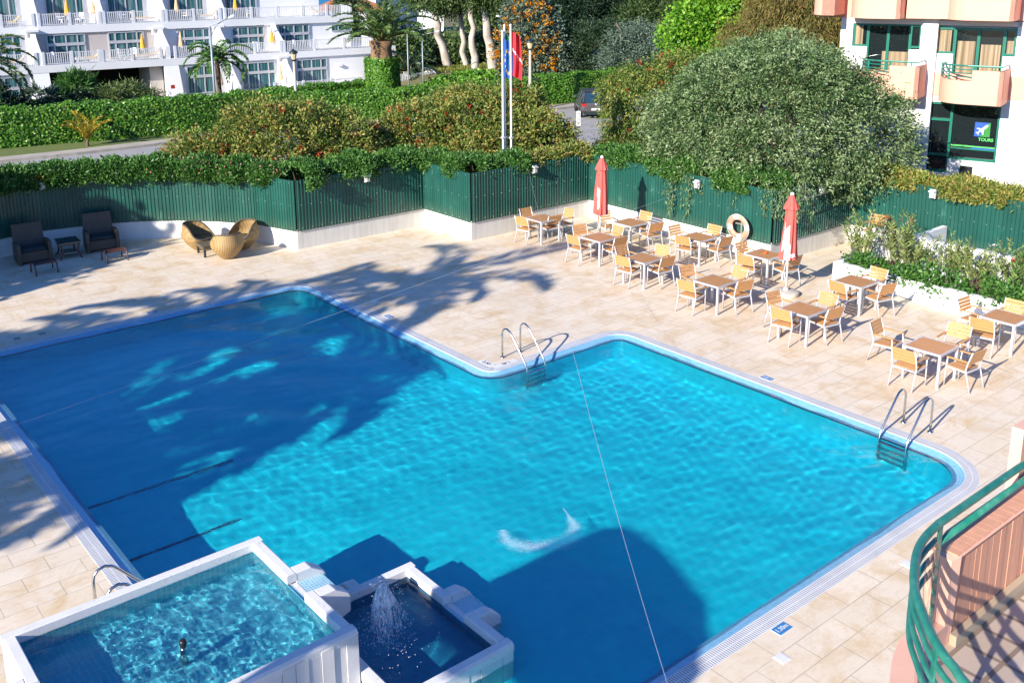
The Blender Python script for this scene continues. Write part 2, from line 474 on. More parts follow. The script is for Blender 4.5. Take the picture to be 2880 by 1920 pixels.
def fence_run(path, label, mwall, z1=2.2, zb=.615):
    t = thing('corrugated_fence', label, 'fence', (*path[0], 0), 0, 'green fence runs round the pool deck')
    P = [(p[0]-path[0][0], p[1]-path[0][1]) for p in path]
    wall_strip(P, 0, zb).build('base_wall', mwall, t)
    sheet_profile(P, zb-.03, z1).build('metal_sheet', m_green, t)
    wall_strip(P, zb, zb+.018, .2, .028).build('coping', m_white, t)
    # screws
    mb = MB()
    for i in range(len(P)-1):
        a = Vector(P[i]); b = Vector(P[i+1]); L = (b-a).length; d = (b-a)/max(L, .01); nr = Vector((d.y, -d.x))
        n = int(L/.336)
        for k in range(n):
            for z in (zb+.06, (zb+z1)/2, z1-.08):
                p = a+d*(L*(k+.5)/max(n, 1))+nr*.056
                mb.box((p.x, p.y, z+random.uniform(-.01, .01)), (.014, .014, .014))
    if mb.v: mb.build('screws', m_screw, t)['kind'] = 'stuff'
    return t
fl = fence_line
fence_run(fl[:12], 'curved green corrugated fence on white wall behind the wicker chairs', m_white)
fence_run(fl[11:13], 'green corrugated fence run right of the egg chairs, on stained cream wall', m_board)
fence_run(fl[12:14], 'short bright green fence return between two shaded fence runs', m_white)
fence_run(fl[13:15], 'dark green fence run behind the far corner table', m_board)
fence_run(fl[14:16], 'long sunlit green fence run behind the lifebuoy and umbrella shadow', m_white)
fence_run(fl[15:17], 'shaded green fence run behind the nearer red umbrella with a leaning pole', m_board)
fence_run(fl[16:18], 'sunlit green fence run behind the oleander planter at far right', m_white)

m_plast = MAT('white_plastic', (.78, .78, .76), .4, 0, .08, 8)
m_lens = MAT('clouded_lens', (.62, .60, .56), .2, 0, .3, 20)
def wall_light(x, y, ang, z, label):
    t = thing('wall_light', label, 'wall light', (x, y, z), ang, 'white bulkhead lamps on the green fence')
    MB().box((0, -.03, 0), (.17, .06, .26)).build('housing', m_plast, t)
    a = MB(); a.box((0, -.085, -.035), (.13, .05, .15)); a.box((0, -.115, -.035), (.10, .02, .11)); a.build('lens', m_lens, t)
    MB().box((0, -.10, .075), (.17, .10, .035)).build('hood', m_plast, t)
for x, y, a, z, l in ((8.15, 32.56, 0, 2.1, 'white bulkhead lamp above the shaded wicker armchair, below orange flowers'),
    (13.15, 29.55, -60, 2.12, 'white bulkhead lamp at top of curved fence above the egg chairs'),
    (16.53, 27.02, 0, 2.03, 'white bulkhead lamp under overhanging leaves on shaded fence right of curved part'),
    (21.36, 24.40, 0, 2.06, 'white bulkhead lamp on dark fence behind far corner table'),
    (23.86, 19.46, -90, 2.0, 'white bulkhead lamp half hidden by the hanging willow branches'),
    (25.91, 16.60, 0, 2.03, 'white bulkhead lamp above the leaning pole behind nearer red umbrella'),
    (27.62, 13.93, -90, 2.07, 'white bulkhead lamp on sunlit fence at far right above planter')):
    n = Vector((math.sin(R(a)), -math.cos(R(a))))
    wall_light(x+n.x*.06, y+n.y*.06, R(a), z-.04, l)
# metal pole leaning along the fence
m_steel = MAT('brushed_steel', (.62, .62, .60), .22, 1.0, .1, 6)
m_galv = MAT('galvanised', (.42, .40, .36), .45, .6, .25, 9)
t = thing('hose_boom', 'thin grey metal pole slung sideways on the shaded green fence', 'pole', (24.36, 16.42, 1.86))
MB().tube([(0, -.06, 0), (2.6, -.06, .07), (2.85, -.08, .03), (3.0, -.1, -.15), (3.02, -.12, -.4), (2.85, -.12, -.62)], .022).build('pole', m_galv, t)
MB().tube([(.5, -.04, .5), (.52, -.04, -.02)], .012, 6).build('hanger', m_galv, t)

# ------------------------------------------------------------------ planter, raised bed, fin
m_wpl = MAT('bright_white_paint', (.86, .86, .85), .6, 0, .05, 1.5, .15, 25)
m_soil = MAT('dry_soil', (.34, .24, .15), .9, 0, .4, 6, .8, 30)
t = thing('planter_wall', 'low white rendered planter wall under the oleanders', 'planter', (23.92, 3.0, 0))
mb = MB(); mb.box((.09, 5.87, .26), (.18, 11.74, .52)); mb.box((.94, 11.65, .26), (1.52, .18, .52))
o = mb.build('front_wall', m_wpl, t); md = o.modifiers.new('b', 'BEVEL'); md.width = .015
MB().box((1.66, 5.6, .62), (.16, 11.9, 1.24)).build('back_wall', m_wpl, t)
MB().box((.90, 5.8, .22), (1.38, 11.5, .40)).build('soil', m_soil, t)
f = MB(); f.add([(26.0, 13.45, 0), (27.6, 13.45, 0), (27.6, 13.45, 1.15), (26.0, 13.45, 1.12), (26.0, 13.6, 0), (27.6, 13.6, 0), (27.6, 13.6, 1.15), (26.0, 13.6, 1.12)],
    [(0,1,2,3), (7,6,5,4), (3,2,6,7), (0,3,7,4), (1,5,6,2)])
tag(f.build('fin_wall', m_wpl), 'white rendered fin wall standing out behind the oleanders', 'wall')
tag(MB().box((27.1, 15.35, .15), (.85, 1.1, .30)).build('raised_landing', m_deck), kind='structure')
# small deck fittings
m_mark = MAT('pale_sticker', (.78, .78, .76), .5, 0, .1, 12)
def txt(body, size, mat, name, parent, loc, rot, ext=.0, align='CENTER', bold=0.0):
    cu = bpy.data.curves.new(name, 'FONT'); cu.body = body; cu.size = size; cu.align_x = align; cu.align_y = 'CENTER'
    cu.extrude = ext; cu.offset = bold
    o = bpy.data.objects.new(name, cu); COL.objects.link(o); dg = bpy.context.evaluated_depsgraph_get()
    me = bpy.data.meshes.new_from_object(o.evaluated_get(dg)); bpy.data.objects.remove(o)
    me.materials.clear(); me.materials.append(mat); me.name = name
    o = bpy.data.objects.new(name, me); COL.objects.link(o); o.parent = parent; o.location = loc; o.rotation_euler = rot
    return o
m_sblue = MAT('sign_blue', (.05, .22, .48), .35, 0, .1, 9); m_txtw = MAT('sign_white', (.82, .84, .86), .4); m_txtk = MAT('sign_black', (.02, .02, .02), .5)
def depth_tile(x, y, rz, body, label, size=(.26, .15)):
    t = thing('depth_marker', label, 'depth sign', (x, y, .004), rz, 'blue depth tiles set along the pool edge')
    MB().box((0, 0, .0), (size[0]+.02, size[1]+.02, .004)).build('border', m_txtw, t)
    MB().box((0, 0, .003), size+(.004,)).build('plate', m_sblue, t)
    txt(body, size[1]*.62, m_txtw, 'lettering', t, (0, 0, .0065), (0, 0, 0), bold=.002)
depth_tile(10.14, 6.60, 0, '1.30m', 'blue 1.30m depth tile beside the near pool edge')
depth_tile(16.86, 11.73, PI/2, '1.40m', 'blue depth tile on the table side of the pool')
depth_tile(12.86, 20.17, PI/2, '2.00m', 'blue depth tile by the pool near the palm shadow')
depth_tile(8.40, 24.40, PI, '2.30m', 'blue depth tile on the far side of the pool')
t = thing('depth_notice', 'white corner sticker reading 2.50 and 1.45 at the pool corner by the ladder', 'depth sign', (12.89, 16.0, .003))
MB().box((.26, -.07, 0), (.62, .16, .004)).box((-.04, .21, 0), (.16, .42, .004)).build('plate', m_mark, t)
txt('1.45', .14, m_txtk, 'lettering', t, (.28, -.06, .004), (0, 0, PI), bold=.003)
txt('2.50', .14, m_txtk, 'lettering', t, (-.05, .22, .004), (0, 0, -PI/2), bold=.003)
for x, y, l in ((13.25, 21.37, 'white square drain cover in the palm shadow'), (9.65, 6.25, 'white square drain cover near the blue 1.30m tile'), (12.78, 6.3, 'white square drain cover beside the pink balcony')):
    MBo = MB().box((x, y, .003), (.17, .17, .006)); MBo.box((x, y, .006), (.13, .13, .006))
    tag(MBo.build('drain_cover', m_plast), l, 'drain cover', 'white drain covers in the deck')
for x, y, l in ((5.22, 24.65, 'left one of two dark round floor holes by the far pool edge'), (5.78, 24.62, 'right one of two dark round floor holes by the far pool edge')):
    tag(MB().lathe([(.0, .004), (.05, .004), (.055, .006), (.085, .006), (.09, .001)], (x, y, 0), 16).build('floor_drain', m_galv), l, 'floor drain', 'round holes in the deck')

# ------------------------------------------------------------------ pool ladders
def ladder(x, y, rz, label, long=.95):
    """x axis points to the water, deck flanges at x=0"""
    t = thing('pool_ladder', label, 'pool ladder', (x, y, 0), rz, 'steel pool ladders')
    for s in (-.265, .265):
        pts = [(0, s, 0), (0, s, .56), (.02, s, .64), (.08, s, .70), (.17, s, .72), (.27, s, .68), (.35, s, .60)]
        pts += [(.78, s, .10), (.83, s, 0), (.85, s, -.12), (.85, s, -1.05)]
        MB().tube(pts, .021, 10).build('rail', m_steel, t, True)
        MB().lathe([(.022, .03), (.05, .022), (.055, 0)], (0, s, 0), 14).build('flange', m_steel, t, True)
    for k in range(4):
        MB().box((.85, 0, -.2-.24*k), (.085, .5, .03)).build('step', m_steel, t)
    return t
ladder(13.585, 16.24, -PI/2, 'steel ladder in the inner corner of the pool, middle of the picture')
ladder(17.08, 8.525, PI, 'steel ladder on the table side of the pool near its rounded corner')
ladder(3.22, 12.35, 0, 'steel ladder rising behind the raised fountain basin at lower left')
# ------------------------------------------------------------------ terrace furniture
m_alu = MAT('pale_aluminium', (.62, .62, .64), .32, .25, .08, 10)
def wood_mat(name, a, b_, rough=.5):
    m, nt, b = new_mat(name); c = coord(nt)
    oi = nd(nt, 'ShaderNodeObjectInfo')
    g = noise(nt, 14, 6, mapping(nt, c, (1, .12, 1)), .7, .6)
    col = mixc(nt, ramp(nt, g, [(.3, 0.0), (.7, 1.0)]), a, b_)
    dk = tuple(x*.72 for x in a); v = math_(nt, 'MULTIPLY', oi.outputs['Random'], .7)
    col = mixc(nt, v, col, mixc(nt, .5, col, dk))
    nt.links.new(col, b.inputs['Base Color']); b.inputs['Roughness'].default_value = rough
    bump(nt, b, g, .15, .002)
    return m
m_teak = wood_mat('teak_slats', (.66, .34, .135), (.58, .285, .10), .42)
m_teak2 = wood_mat('weathered_teak_slats', (.62, .32, .145), (.50, .235, .095), .5)
def make_table():
    t = thing('terrace_table', '', 'table')
    f = MB(); S = .40; w = .035; z = .72
    for s in (-1, 1):
        f.box((0, s*(S-w/2), z), (2*S, w, .045)); f.box((s*(S-w/2), 0, z), (w, 2*S-2*w, .045))
    f.build('top_frame', m_alu, t)
    top = MB()
    n = 11; W_ = 2*S-2*w; sw = W_/n
    for k in range(n): top.box((-W_/2+sw*(k+.5), 0, .732), (sw-.007, W_-.004, .018))
    top.build('slatted_top', m_teak2, t)
    for x in (-1, 1):
        for y in (-1, 1): MB().box((x*(S-.027), y*(S-.027), .349), (.05, .05, .698)).build('leg', m_alu, t)
    u = MB(); u.box((0, 0, .69), (.74, .03, .03)); u.build('cross_rail', m_alu, t)
    return t
def make_chair():
    """faces +y, seat centre at the origin"""
    t = thing('slatted_chair', '', 'chair')
    hw = .255
    for s in (-1, 1):
        MB().tube([(s*hw, .22, 0), (s*hw, .21, .40), (s*hw, .19, .63)], [.017, .017, .016], 6).build('leg', m_alu, t, True)
        MB().tube([(s*hw, -.34, 0), (s*hw, -.24, .36), (s*hw, -.215, .46), (s*hw, -.235, .58), (s*hw, -.33, .88)], .017, 6).build('leg', m_alu, t, True)
        a = MB(); a.bar((s*hw, -.26, .645), (s*hw, .225, .635), .045, .022); a.build('armrest', m_teak, t)
    f = MB()
    f.bar((-hw, -.235, .415), (-hw, .21, .43), .022, .035); f.bar((hw, -.235, .415), (hw, .21, .43), .022, .035)
    f.bar((-hw, .205, .43), (hw, .205, .43), .022, .035); f.bar((-hw, -.235, .415), (hw, -.235, .415), .022, .035)
    f.build('seat_frame', m_alu, t)
    s_ = MB(); n = 6
    for k in range(n):
        y = -.20+.40*(k+.5)/n; s_.box((0, y, .440+.012*(y+.2)), (.47, .40/n-.008, .016))
    s_.build('seat', m_teak, t)
    b = MB(); n = 4
    dy, dz = -.095, .30; L = math.hypot(dy, dz); rot = Matrix.Rotation(math.atan2(-dy, dz), 3, 'X')
    for k in range(n):
        f_ = (k+.5)/n; b.box((0, -.240+dy*f_, .575+dz*f_), (.485, .016, L/n-.012), rot=rot)
    b.build('backrest', m_teak, t)
    return t
table0 = make_table(); chair0 = make_chair()
first = {'t': True, 'c': True}
def put(kind, src, x, y, rz, label, group, z=0):
    o = src if first[kind] else copy_tree(src)
    first[kind] = False
    o.location = (x, y, z); o.rotation_euler = (0, 0, rz); tag(o, label, group=group)
    return o
TB = [ # name, front corner x, y, rot, words that find the table
 ('T1', 20.21, 22.65, 0, 'the far corner table by dark fence'),
 ('T2', 19.93, 19.81, 0, 'the second-farthest table of the pool-side row'),
 ('T3', 21.90, 20.44, 0, 'the farthest table of the fence-side row'),
 ('T4', 19.30, 17.49, 0, 'the third-farthest pool-side table'),
 ('T5', 22.13, 17.94, 0, 'the table in front of the lifebuoy'),
 ('T6', 19.17, 14.92, 0, 'the third-nearest table of the pool-side row'),
 ('T7', 22.10, 15.58, 0, 'the table with the orange ashtray'),
 ('T8', 19.00, 12.23, 0, 'the second-nearest table of the pool-side row'),
 ('T9', 21.80, 12.60, 0, 'the table against the planter corner'),
 ('T10', 19.03, 9.16, 90, 'the nearest table of the pool-side row'),
 ('T11', 21.98, 8.99, 0, 'the table at the right picture edge')]
TC = {}
for n, x, y, r, d in TB:
    rz = R(r + random.uniform(-1.5, 1.5)); c = (x+.385, y+.385)
    TC[n] = c
    put('t', table0, c[0], c[1], rz+ (PI/2), 'square wood-topped table: ' + d, 'square slatted tables on the pool deck')
CHS = '''T1-X 19.79 23.17 -82;T1-Y 20.75 22.6 -7;T1+X 21.76 23.0 -92;T1+Y 20.71 24.03 2;T2-X 19.49 20.51 -87;T2-Y 20.45 19.44 -4;T2+X 21.3 20.37 -98;T2+Y 20.54 21.3 -11;
T3-Y 22.45 19.87 -12;T3+X 23.31 21.09 -91;T3+Y 22.33 22.05 -13;T4-X 19.01 18.06 -84;T4-Y 19.93 17.19 -6;T4+X 20.73 18.08 -84;T4+Y 19.83 18.88 2;T5-X 21.85 18.38 -83;T5-Y 22.75 17.46 -5;T5+X 23.6 18.57 -89;T5+Y 22.65 19.37 -4;
T6-X 18.65 15.53 -84;T6-Y 19.80 14.55 -14;T6+X 20.67 15.37 -93;T6+Y 19.72 16.4 -11;T7-X 21.58 15.96 -80;T7-Y 22.53 15.02 -12;T7+Y 22.62 16.87 -4;T8-X 18.65 12.73 -82;T8-Y 19.70 11.95 -10;T8+X 20.53 12.68 -91;T8+Y 19.6 13.62 -6;
T9-X 21.39 13.04 -96;T9-Y 22.23 12.11 -13;T9+X 23.28 12.99 -94;T10-X 18.47 9.65 -89;T10-Y 19.57 8.61 -5;T10+X 20.79 9.63 -87;T10+Y 19.61 10.94 4;T11-X 21.43 9.47 -80;T11+X 23.33 9.56 -89;T11+Y 22.59 10.46 -4'''
side_lab = {'-X': 'armchair with its back to the pool at', '-Y': 'armchair on the near side of', '+X': 'armchair facing the pool at', '+Y': 'armchair on the far side of'}
dd = {n: d for n, x, y, r, d in TB}
for row in CHS.replace('\n', '').split(';'):
    nm, x, y, a = row.split(); x = float(x); y = float(y); a = float(a)
    tn, sd_ = nm[:-2], nm[-2:]
    if sd_ == '-X': rz = R(a)          # backrest line runs along -y, seat looks to +x
    if sd_ == '+X': rz = R(a)+PI
    if sd_ == '-Y': rz = R(a)
    if sd_ == '+Y': rz = R(a)+PI
    # top of the backrest lies .33 behind the seat centre
    fx, fy = -math.sin(rz), math.cos(rz)
    put('c', chair0, x+fx*.33, y+fy*.33, rz, 'slatted %s %s' % (side_lab[sd_], dd[tn]), 'slatted armchairs on the pool deck')
put('c', chair0, 27.0, 15.4, R(90), 'lone armchair standing behind the oleanders by the right fence', 'slatted armchairs on the pool deck', .3)
# ashtray
m_orange = MAT('orange_glass', (.62, .16, .03), .2)
c = TC['T7']; tag(MB().lathe([(0, .004), (.055, .006), (.062, .03), (.075, .03), (.07, 0), (0, 0)], (c[0]+.05, c[1]+.02, .742), 18).build('ashtray', m_orange, smooth=True), 'small orange ashtray on the slatted table behind the umbrella', 'ashtray')

# ------------------------------------------------------------------ closed umbrellas
m_red = MAT('salmon_canvas', (.74, .12, .095), .8, 0, .15, 3, .3, 60)
m_wcan = MAT('white_canvas', (.82, .78, .76), .8, 0, .08, 5)
m_conc = MAT('pale_concrete', (.60, .54, .46), .8, 0, .2, 6, .4, 40)
def umbrella(x, y, top, zb, label, tilt=(0, 0), ph=0.0, marks=()):
    t = thing('closed_umbrella', label, 'umbrella', (x, y, 0), 0, 'closed red umbrellas on the deck')
    t.rotation_euler = (tilt[0], tilt[1], 0)
    MB().tube([(0, 0, .05), (0, 0, top-.03)], .026, 12).build('pole', m_plast, t, True)
    MB().lathe([(.0, .0), (.33, .0), (.35, .04), (.34, .10), (.28, .13), (.07, .14), (.06, .22), (.03, .22)], n=28).build('base', m_conc, t, 'auto')
    def cloth(z0, z1, r0, r1, name, seed, n=72, rows=16, folds=8, depth=.28, hem=.02):
        mb = MB(); vs = []; rnd = random.Random(seed); phs = [rnd.uniform(-.4, .4) for _ in range(folds)]
        for j in range(rows+1):
            f = j/rows; z = z1+(z0-z1)*f; r = r1+(r0-r1)*(f**.8)
            for k in range(n):
                a = 2*PI*k/n
                q = math.cos(folds*a + ph + .5*math.sin(2*f+phs[k*folds//n]*1.5) + 1.1*math.sin(a+f*1.5))
                rr_ = r*(1 - depth*(.35+.65*f)*(.5-.5*q)) * (1+.07*math.sin(2*a+seed+f*3))
                vs.append((rr_*math.cos(a), rr_*math.sin(a), z + (hem*q*f*f if j == rows else 0)))
        mb.add(vs, [(j*n+k, (j+1)*n+k, (j+1)*n+(k+1) % n, j*n+(k+1) % n) for j in range(rows) for k in range(n)])
        # emblem bands: white where the painted bands run
        if name == 'canopy':
            for fi, f_ in enumerate(mb.f):
                j, k = divmod(fi, n); a = 360*(k+.5)/n; h = (j+.5)/rows
                for a0, a1, h0, h1, sl in marks:
                    if a0 <= a <= a1 and h0 <= h-(a-a0)*sl <= h1: mb.m[fi] = 1
        return mb.build(name, [m_red, m_wcan], t, True)
    cloth(zb, top-.34, .245, .12, 'canopy', 1+int(x*10), rows=34, n=96)
    cloth(top-.44, top-.06, .20, .045, 'vent', 5+int(y), folds=8, depth=.16, hem=.012)
    MB().lathe([(.05, -.075), (.05, -.03), (.025, 0), (0, .0)], (0, 0, top), 14).build('finial', m_plast, t, True)
    return t
MK = ((150, 215, .30, .42, .004), (150, 215, .48, .86, -.002), (186, 226, .60, .97, .003))
u1 = umbrella(21.52, 21.40, 2.86, 1.02, 'closed red umbrella at the far corner between the first tables', (0, R(1.0)), .6, ((185, 215, .42, .62, .002), (190, 212, .66, .9, -.002)))
u2 = umbrella(21.83, 14.77, 2.78, 1.00, 'closed red umbrella with round base and white lettering, nearer one', (0, R(.5)), .0, MK)
for k, (ch, a) in enumerate((('O', 203), ('S', 218), ('G', 237), ('R', 252))):
    r_ = .232; x = r_*math.cos(R(a)); y = r_*math.sin(R(a))
    txt(ch, .13, m_txtw, 'lettering', u2, (x, y, 1.10+.012*k), (PI/2, 0, R(a+90)), ext=.012, bold=.004)

# ------------------------------------------------------------------ lifebuoy on its post
t = thing('lifebuoy_stand', 'grey metal post with crossbar holding the lifebuoy', 'post', (23.70, 17.68, 0))
MB().tube([(0, 0, 0), (0, 0, 1.1)], .03, 8).box((0, 0, 1.05), (.05, .42, .05)).build('post', m_galv, t)
m_buoyA = MAT('faded_pink_plastic', (.70, .33, .22), .5, 0, .2, 5); m_buoyW = MAT('buoy_white', (.82, .74, .68), .5)
tb = thing('lifebuoy', 'faded pink and white lifebuoy hanging by the green fence', 'lifebuoy', (23.60, 17.72, .98)); tb.rotation_euler = (0, R(-6), 0)
mb = MB(); N_, Mn = 48, 12
vs = []
for i in range(N_):
    a = 2*PI*i/N_
    for j in range(Mn):
        b_ = 2*PI*j/Mn; r = .30+.088*math.cos(b_); vs.append((.055*math.sin(b_), r*math.cos(a), r*math.sin(a)))
fs = [(i*Mn+j, ((i+1) % N_)*Mn+j, ((i+1) % N_)*Mn+(j+1) % Mn, i*Mn+(j+1) % Mn) for i in range(N_) for j in range(Mn)]
mb.add(vs, fs)
for fi in range(len(fs)):
    i = fi//Mn
    if (i+3) % 12 < 4: mb.m[fi] = 1
mb.build('ring', [m_buoyA, m_buoyW], tb, True)
pts = [(-.03, .40*math.cos(a), .40*math.sin(a)-.015*abs(math.sin(2*a))) for a in [2*PI*k/24 for k in range(25)]]
MB().tube(pts, .007, 5).build('rope', m_buoyW, tb)

# ------------------------------------------------------------------ wicker armchairs, side table, footstools
def wicker(name, a, b_, sc=60):
    m, nt, b = new_mat(name); c = coord(nt)
    w1 = nd(nt, 'ShaderNodeTexWave', bands_direction='X'); w1.inputs['Scale'].default_value = sc/8
    w2 = nd(nt, 'ShaderNodeTexWave', bands_direction='Z'); w2.inputs['Scale'].default_value = sc/3
    for w_ in (w1, w2): nt.links.new(c, w_.inputs['Vector'])
    h = math_(nt, 'MULTIPLY', w1.outputs['Fac'], w2.outputs['Fac'])
    col = mixc(nt, h, tuple(x*.45 for x in a), mixc(nt, ramp(nt, noise(nt, 4, 4, c), [(.35, 0.0), (.65, 1.0)]), a, b_))
    nt.links.new(col, b.inputs['Base Color']); b.inputs['Roughness'].default_value = .6
    bump(nt, b, h, .6, .008)
    return m
m_wick = wicker('grey_wicker', (.19, .14, .10), (.145, .105, .075))
m_cush = MAT('dark_cushion', (.030, .040, .042), .85, 0, .2, 5, .2, 40)
m_maroon = MAT('maroon_metal', (.135, .055, .050), .45, 0, .2, 8)
m_tglass = MAT('smoked_glass_top', (.03, .055, .06), .05, 0, .2, 5, spec=.9)
def armchair(x, y, rz, label):
    """faces -y"""
    t = thing('wicker_armchair', label, 'armchair', (x, y, 0), rz, 'high-backed wicker armchairs by the curved wall')
    b = MB()
    b.add([(-.41, -.38, .1), (.41, -.38, .1), (.41, .28, .1), (-.41, .28, .1), (-.36, -.40, .37), (.36, -.40, .37), (.36, .28, .34), (-.36, .28, .34)],
          [(3,2,1,0), (4,5,6,7), (0,1,5,4), (1,2,6,5), (2,3,7,6), (3,0,4,7)])
    b.build('seat_base', m_wick, t)
    q = MB(); q.add([(-.44, .22, .25), (.44, .22, .25), (.44, .34, .25), (-.44, .34, .25), (-.43, .52, 1.08), (.43, .52, 1.08), (.43, .60, 1.06), (-.43, .60, 1.06)],
          [(3,2,1,0), (4,5,6,7), (0,1,5,4), (1,2,6,5), (2,3,7,6), (3,0,4,7)])
    o = q.build('backrest', m_wick, t); md = o.modifiers.new('b', 'BEVEL'); md.width = .02; md.segments = 2
    for s in (-1, 1):
        a = MB()
        prof = [(-.40, .0), (-.47, .30), (-.42, .60), (-.30, .66), (.25, .62), (.30, .1), (.20, .06)]
        vs = [(s*.38, y_, z_) for y_, z_ in prof] + [(s*.49, y_, z_) for y_, z_ in prof]; n = len(prof)
        fs = [tuple(range(n)), tuple(range(n, 2*n))[::-1]] + [(i, n+i, n+(i+1) % n, (i+1) % n) for i in range(n)]
        a.add(vs, fs); o = a.build('armrest', m_wick, t); md = o.modifiers.new('b', 'BEVEL'); md.width = .018; md.segments = 2
    o = MB().box((0, -.05, .41), (.72, .60, .12)).build('cushion', m_cush, t); md = o.modifiers.new('b', 'BEVEL'); md.width = .04; md.segments = 3
    for sx in (-1, 1):
        for sy in (-.3, .25): MB().tube([(sx*.36, sy, .12), (sx*.36, sy, 0)], .03, 8).build('leg', m_cush, t)
armchair(9.42, 31.38, R(-9), 'high-backed wicker armchair in sunlight with dark cushion')
armchair(7.38, 31.40, R(-3), 'high-backed wicker armchair standing in deep shade at left')
t = thing('side_table', 'square wicker side table with smoked glass top between the two armchairs', 'side table', (8.37, 31.20, 0), R(-5))
MB().box((0, 0, .50), (.62, .78, .03)).build('glass_top', m_tglass, t)
MB().box((0, 0, .16), (.40, .52, .03)).build('shelf', m_galv, t)
for sx in (-1, 1):
    for sy in (-1, 1):
        MB().tube([(sx*.28, sy*.36, .49), (sx*.24, sy*.31, .36), (sx*.22, sy*.29, .22), (sx*.25, sy*.31, .10), (sx*.31, sy*.37, 0)], .025, 8).build('leg', m_maroon, t, True)
MB().box((0, 0, .46), (.56, .70, .05)).build('apron', m_wick, t)
def stool(x, y, rz, label):
    t = thing('footstool', label, 'footstool', (x, y, 0), rz, 'small arched footstools in front of the armchairs')
    for s in (-1, 1):
        pts = [(s*.30, -.27, 0), (s*.30, -.26, .16), (s*.30, -.20, .27), (s*.30, -.08, .335), (s*.30, .08, .335), (s*.30, .20, .27), (s*.30, .26, .16), (s*.30, .27, 0)]
        MB().tube(pts, .022, 8).build('leg_arch', m_maroon, t, True)
    MB().box((0, 0, .30), (.58, .36, .025)).build('seat', m_maroon, t)
stool(9.31, 29.84, 0, 'small maroon arched footstool standing in the sunlight')
stool(7.30, 29.92, 0, 'small dark arched footstool standing in the shade at left')

# egg chairs and their low table
m_rattan = wicker('golden_rattan', (.62, .40, .16), (.48, .30, .12), 40)
m_rat2 = wicker('grey_rattan_rim', (.20, .155, .105), (.15, .12, .085), 50)
def egg(x, y, rz, label):
    """opens towards -y"""
    t = thing('egg_chair', label, 'tub chair', (x, y, 0), rz, 'round rattan tub chairs by the curved wall')
    n = 48; rows = 14
    def shell(r_off, flip):
        vs = []
        for j in range(rows+1):
            for k in range(n):
                a = 2*PI*k/n            # angle, pi/2 = back
                back = max(0, math.sin(a))
                front = max(0, -math.sin(a))
                H = .40 + .42*(back**.5 if back > 0 else 0)*1.0 - .04*front + (.10 if abs(math.cos(a)) > .75 and math.sin(a) > -.25 else 0)
                H = .36 + .44/(1+math.exp(-(math.sin(a)+.05)*5.5))
                f = j/rows; z = .03+H*f
                rr_ = (.18+.32*math.sin(min(1, z/.50)*PI/2)) - max(0, z-.5)*.30
                yb = .10*f*back
                vs.append(((rr_-r_off)*math.cos(a), (rr_-r_off)*math.sin(a)+yb, z + (.02 if r_off > 0 and j == 0 else 0)))
        fs = [(j*n+k, j*n+(k+1) % n, (j+1)*n+(k+1) % n, (j+1)*n+k) for j in range(rows) for k in range(n)]
        if flip: fs = [f_[::-1] for f_ in fs]
        return vs, fs
    a = MB(); v1, f1 = shell(0, False); v2, f2 = shell(.035, True); a.add(v1, f1); a.add(v2, f2)
    a.add([v1[k] for k in range(n)], [tuple(range(n))[::-1]])
    a.build('shell', m_rattan, t, True)
    rim = MB(); rp = [((Vector(v1[rows*n+k])+Vector(v2[rows*n+k]))/2) for k in range(n)]
    rim.tube(rp+[rp[0], rp[1]], .030, 7, cap=False); rim.build('rim', m_rat2, t, True)
    MB().lathe([(0, .39), (.40, .38), (.43, .34), (.42, .30), (0, .30)], n=32).build('seat', m_rat2, t, True)
egg(11.78, 29.30, R(35), 'round rattan tub chair left of the low table, open towards the pool')
egg(12.85, 28.50, R(-80), 'round rattan tub chair right behind, tilted open towards the low table')
egg(12.02, 27.78, R(-190), 'round rattan tub chair in front, seen from its golden back')
t = thing('low_table', 'square grey wicker low table between three rattan tub chairs', 'table', (11.87, 28.58, 0), R(-5))
MB().box((0, 0, .29), (.76, .74, .10)).build('apron', m_rat2, t); MB().box((0, 0, .352), (.80, .78, .025)).build('table_top', m_rat2, t)
for sx in (-1, 1):
    for sy in (-1, 1): MB().box((sx*.33, sy*.32, .12), (.06, .06, .24)).build('leg', m_cush, t)
def smooth_path_(P, n=5):
    out = []
    for i in range(len(P)-1):
        p0 = P[max(i-1, 0)]; p1 = P[i]; p2 = P[i+1]; p3 = P[min(i+2, len(P)-1)]
        for k in range(n):
            t_ = k/n; out.append(tuple(.5*((2*b_)+(-a+c_)*t_+(2*a-5*b_+4*c_-d_)*t_*t_+(-a+3*b_-3*c_+d_)*t_**3) for a, b_, c_, d_ in zip(p0, p1, p2, p3)))
    return out+[P[-1]]
# ------------------------------------------------------------------ raised fountain basins
m_bt = tile_mat('basin_mosaic', (.06, .52, .66), (.09, .60, .74), (.30, .70, .78), .075)
for n in m_bt.node_tree.nodes:
    if n.type == 'TEX_COORD':
        l = [l for l in m_bt.node_tree.links if l.from_node == n][0]; m_bt.node_tree.links.new(n.outputs['UV'], l.to_socket)
m_bt2 = tile_mat('spout_mosaic', (.20, .50, .62), (.30, .58, .68), (.72, .80, .80), .05)
m_rim = MAT('weathered_white_rim', (.80, .78, .76), .7, 0, .12, 2.5, .45, 35)
m_bfw = MAT('white_board_marked_wall', (.74, .71, .68), .75, 0, .12, 2, .5, 30)
def speck(m):
    nt = m.node_tree; b = nt.nodes['Principled BSDF']; old = b.inputs['Base Color'].links[0].from_socket; c = coord(nt)
    f = math_(nt, 'MULTIPLY', ramp(nt, noise(nt, 22, 7, c, .8), [(.56, 0.0), (.66, 1.0)]), ramp(nt, noise(nt, 2.0, 4, c), [(.42, 0.0), (.62, .85)]))
    nt.links.new(mixc(nt, f, old, (.30, .25, .21)), b.inputs['Base Color'])
speck(m_rim)
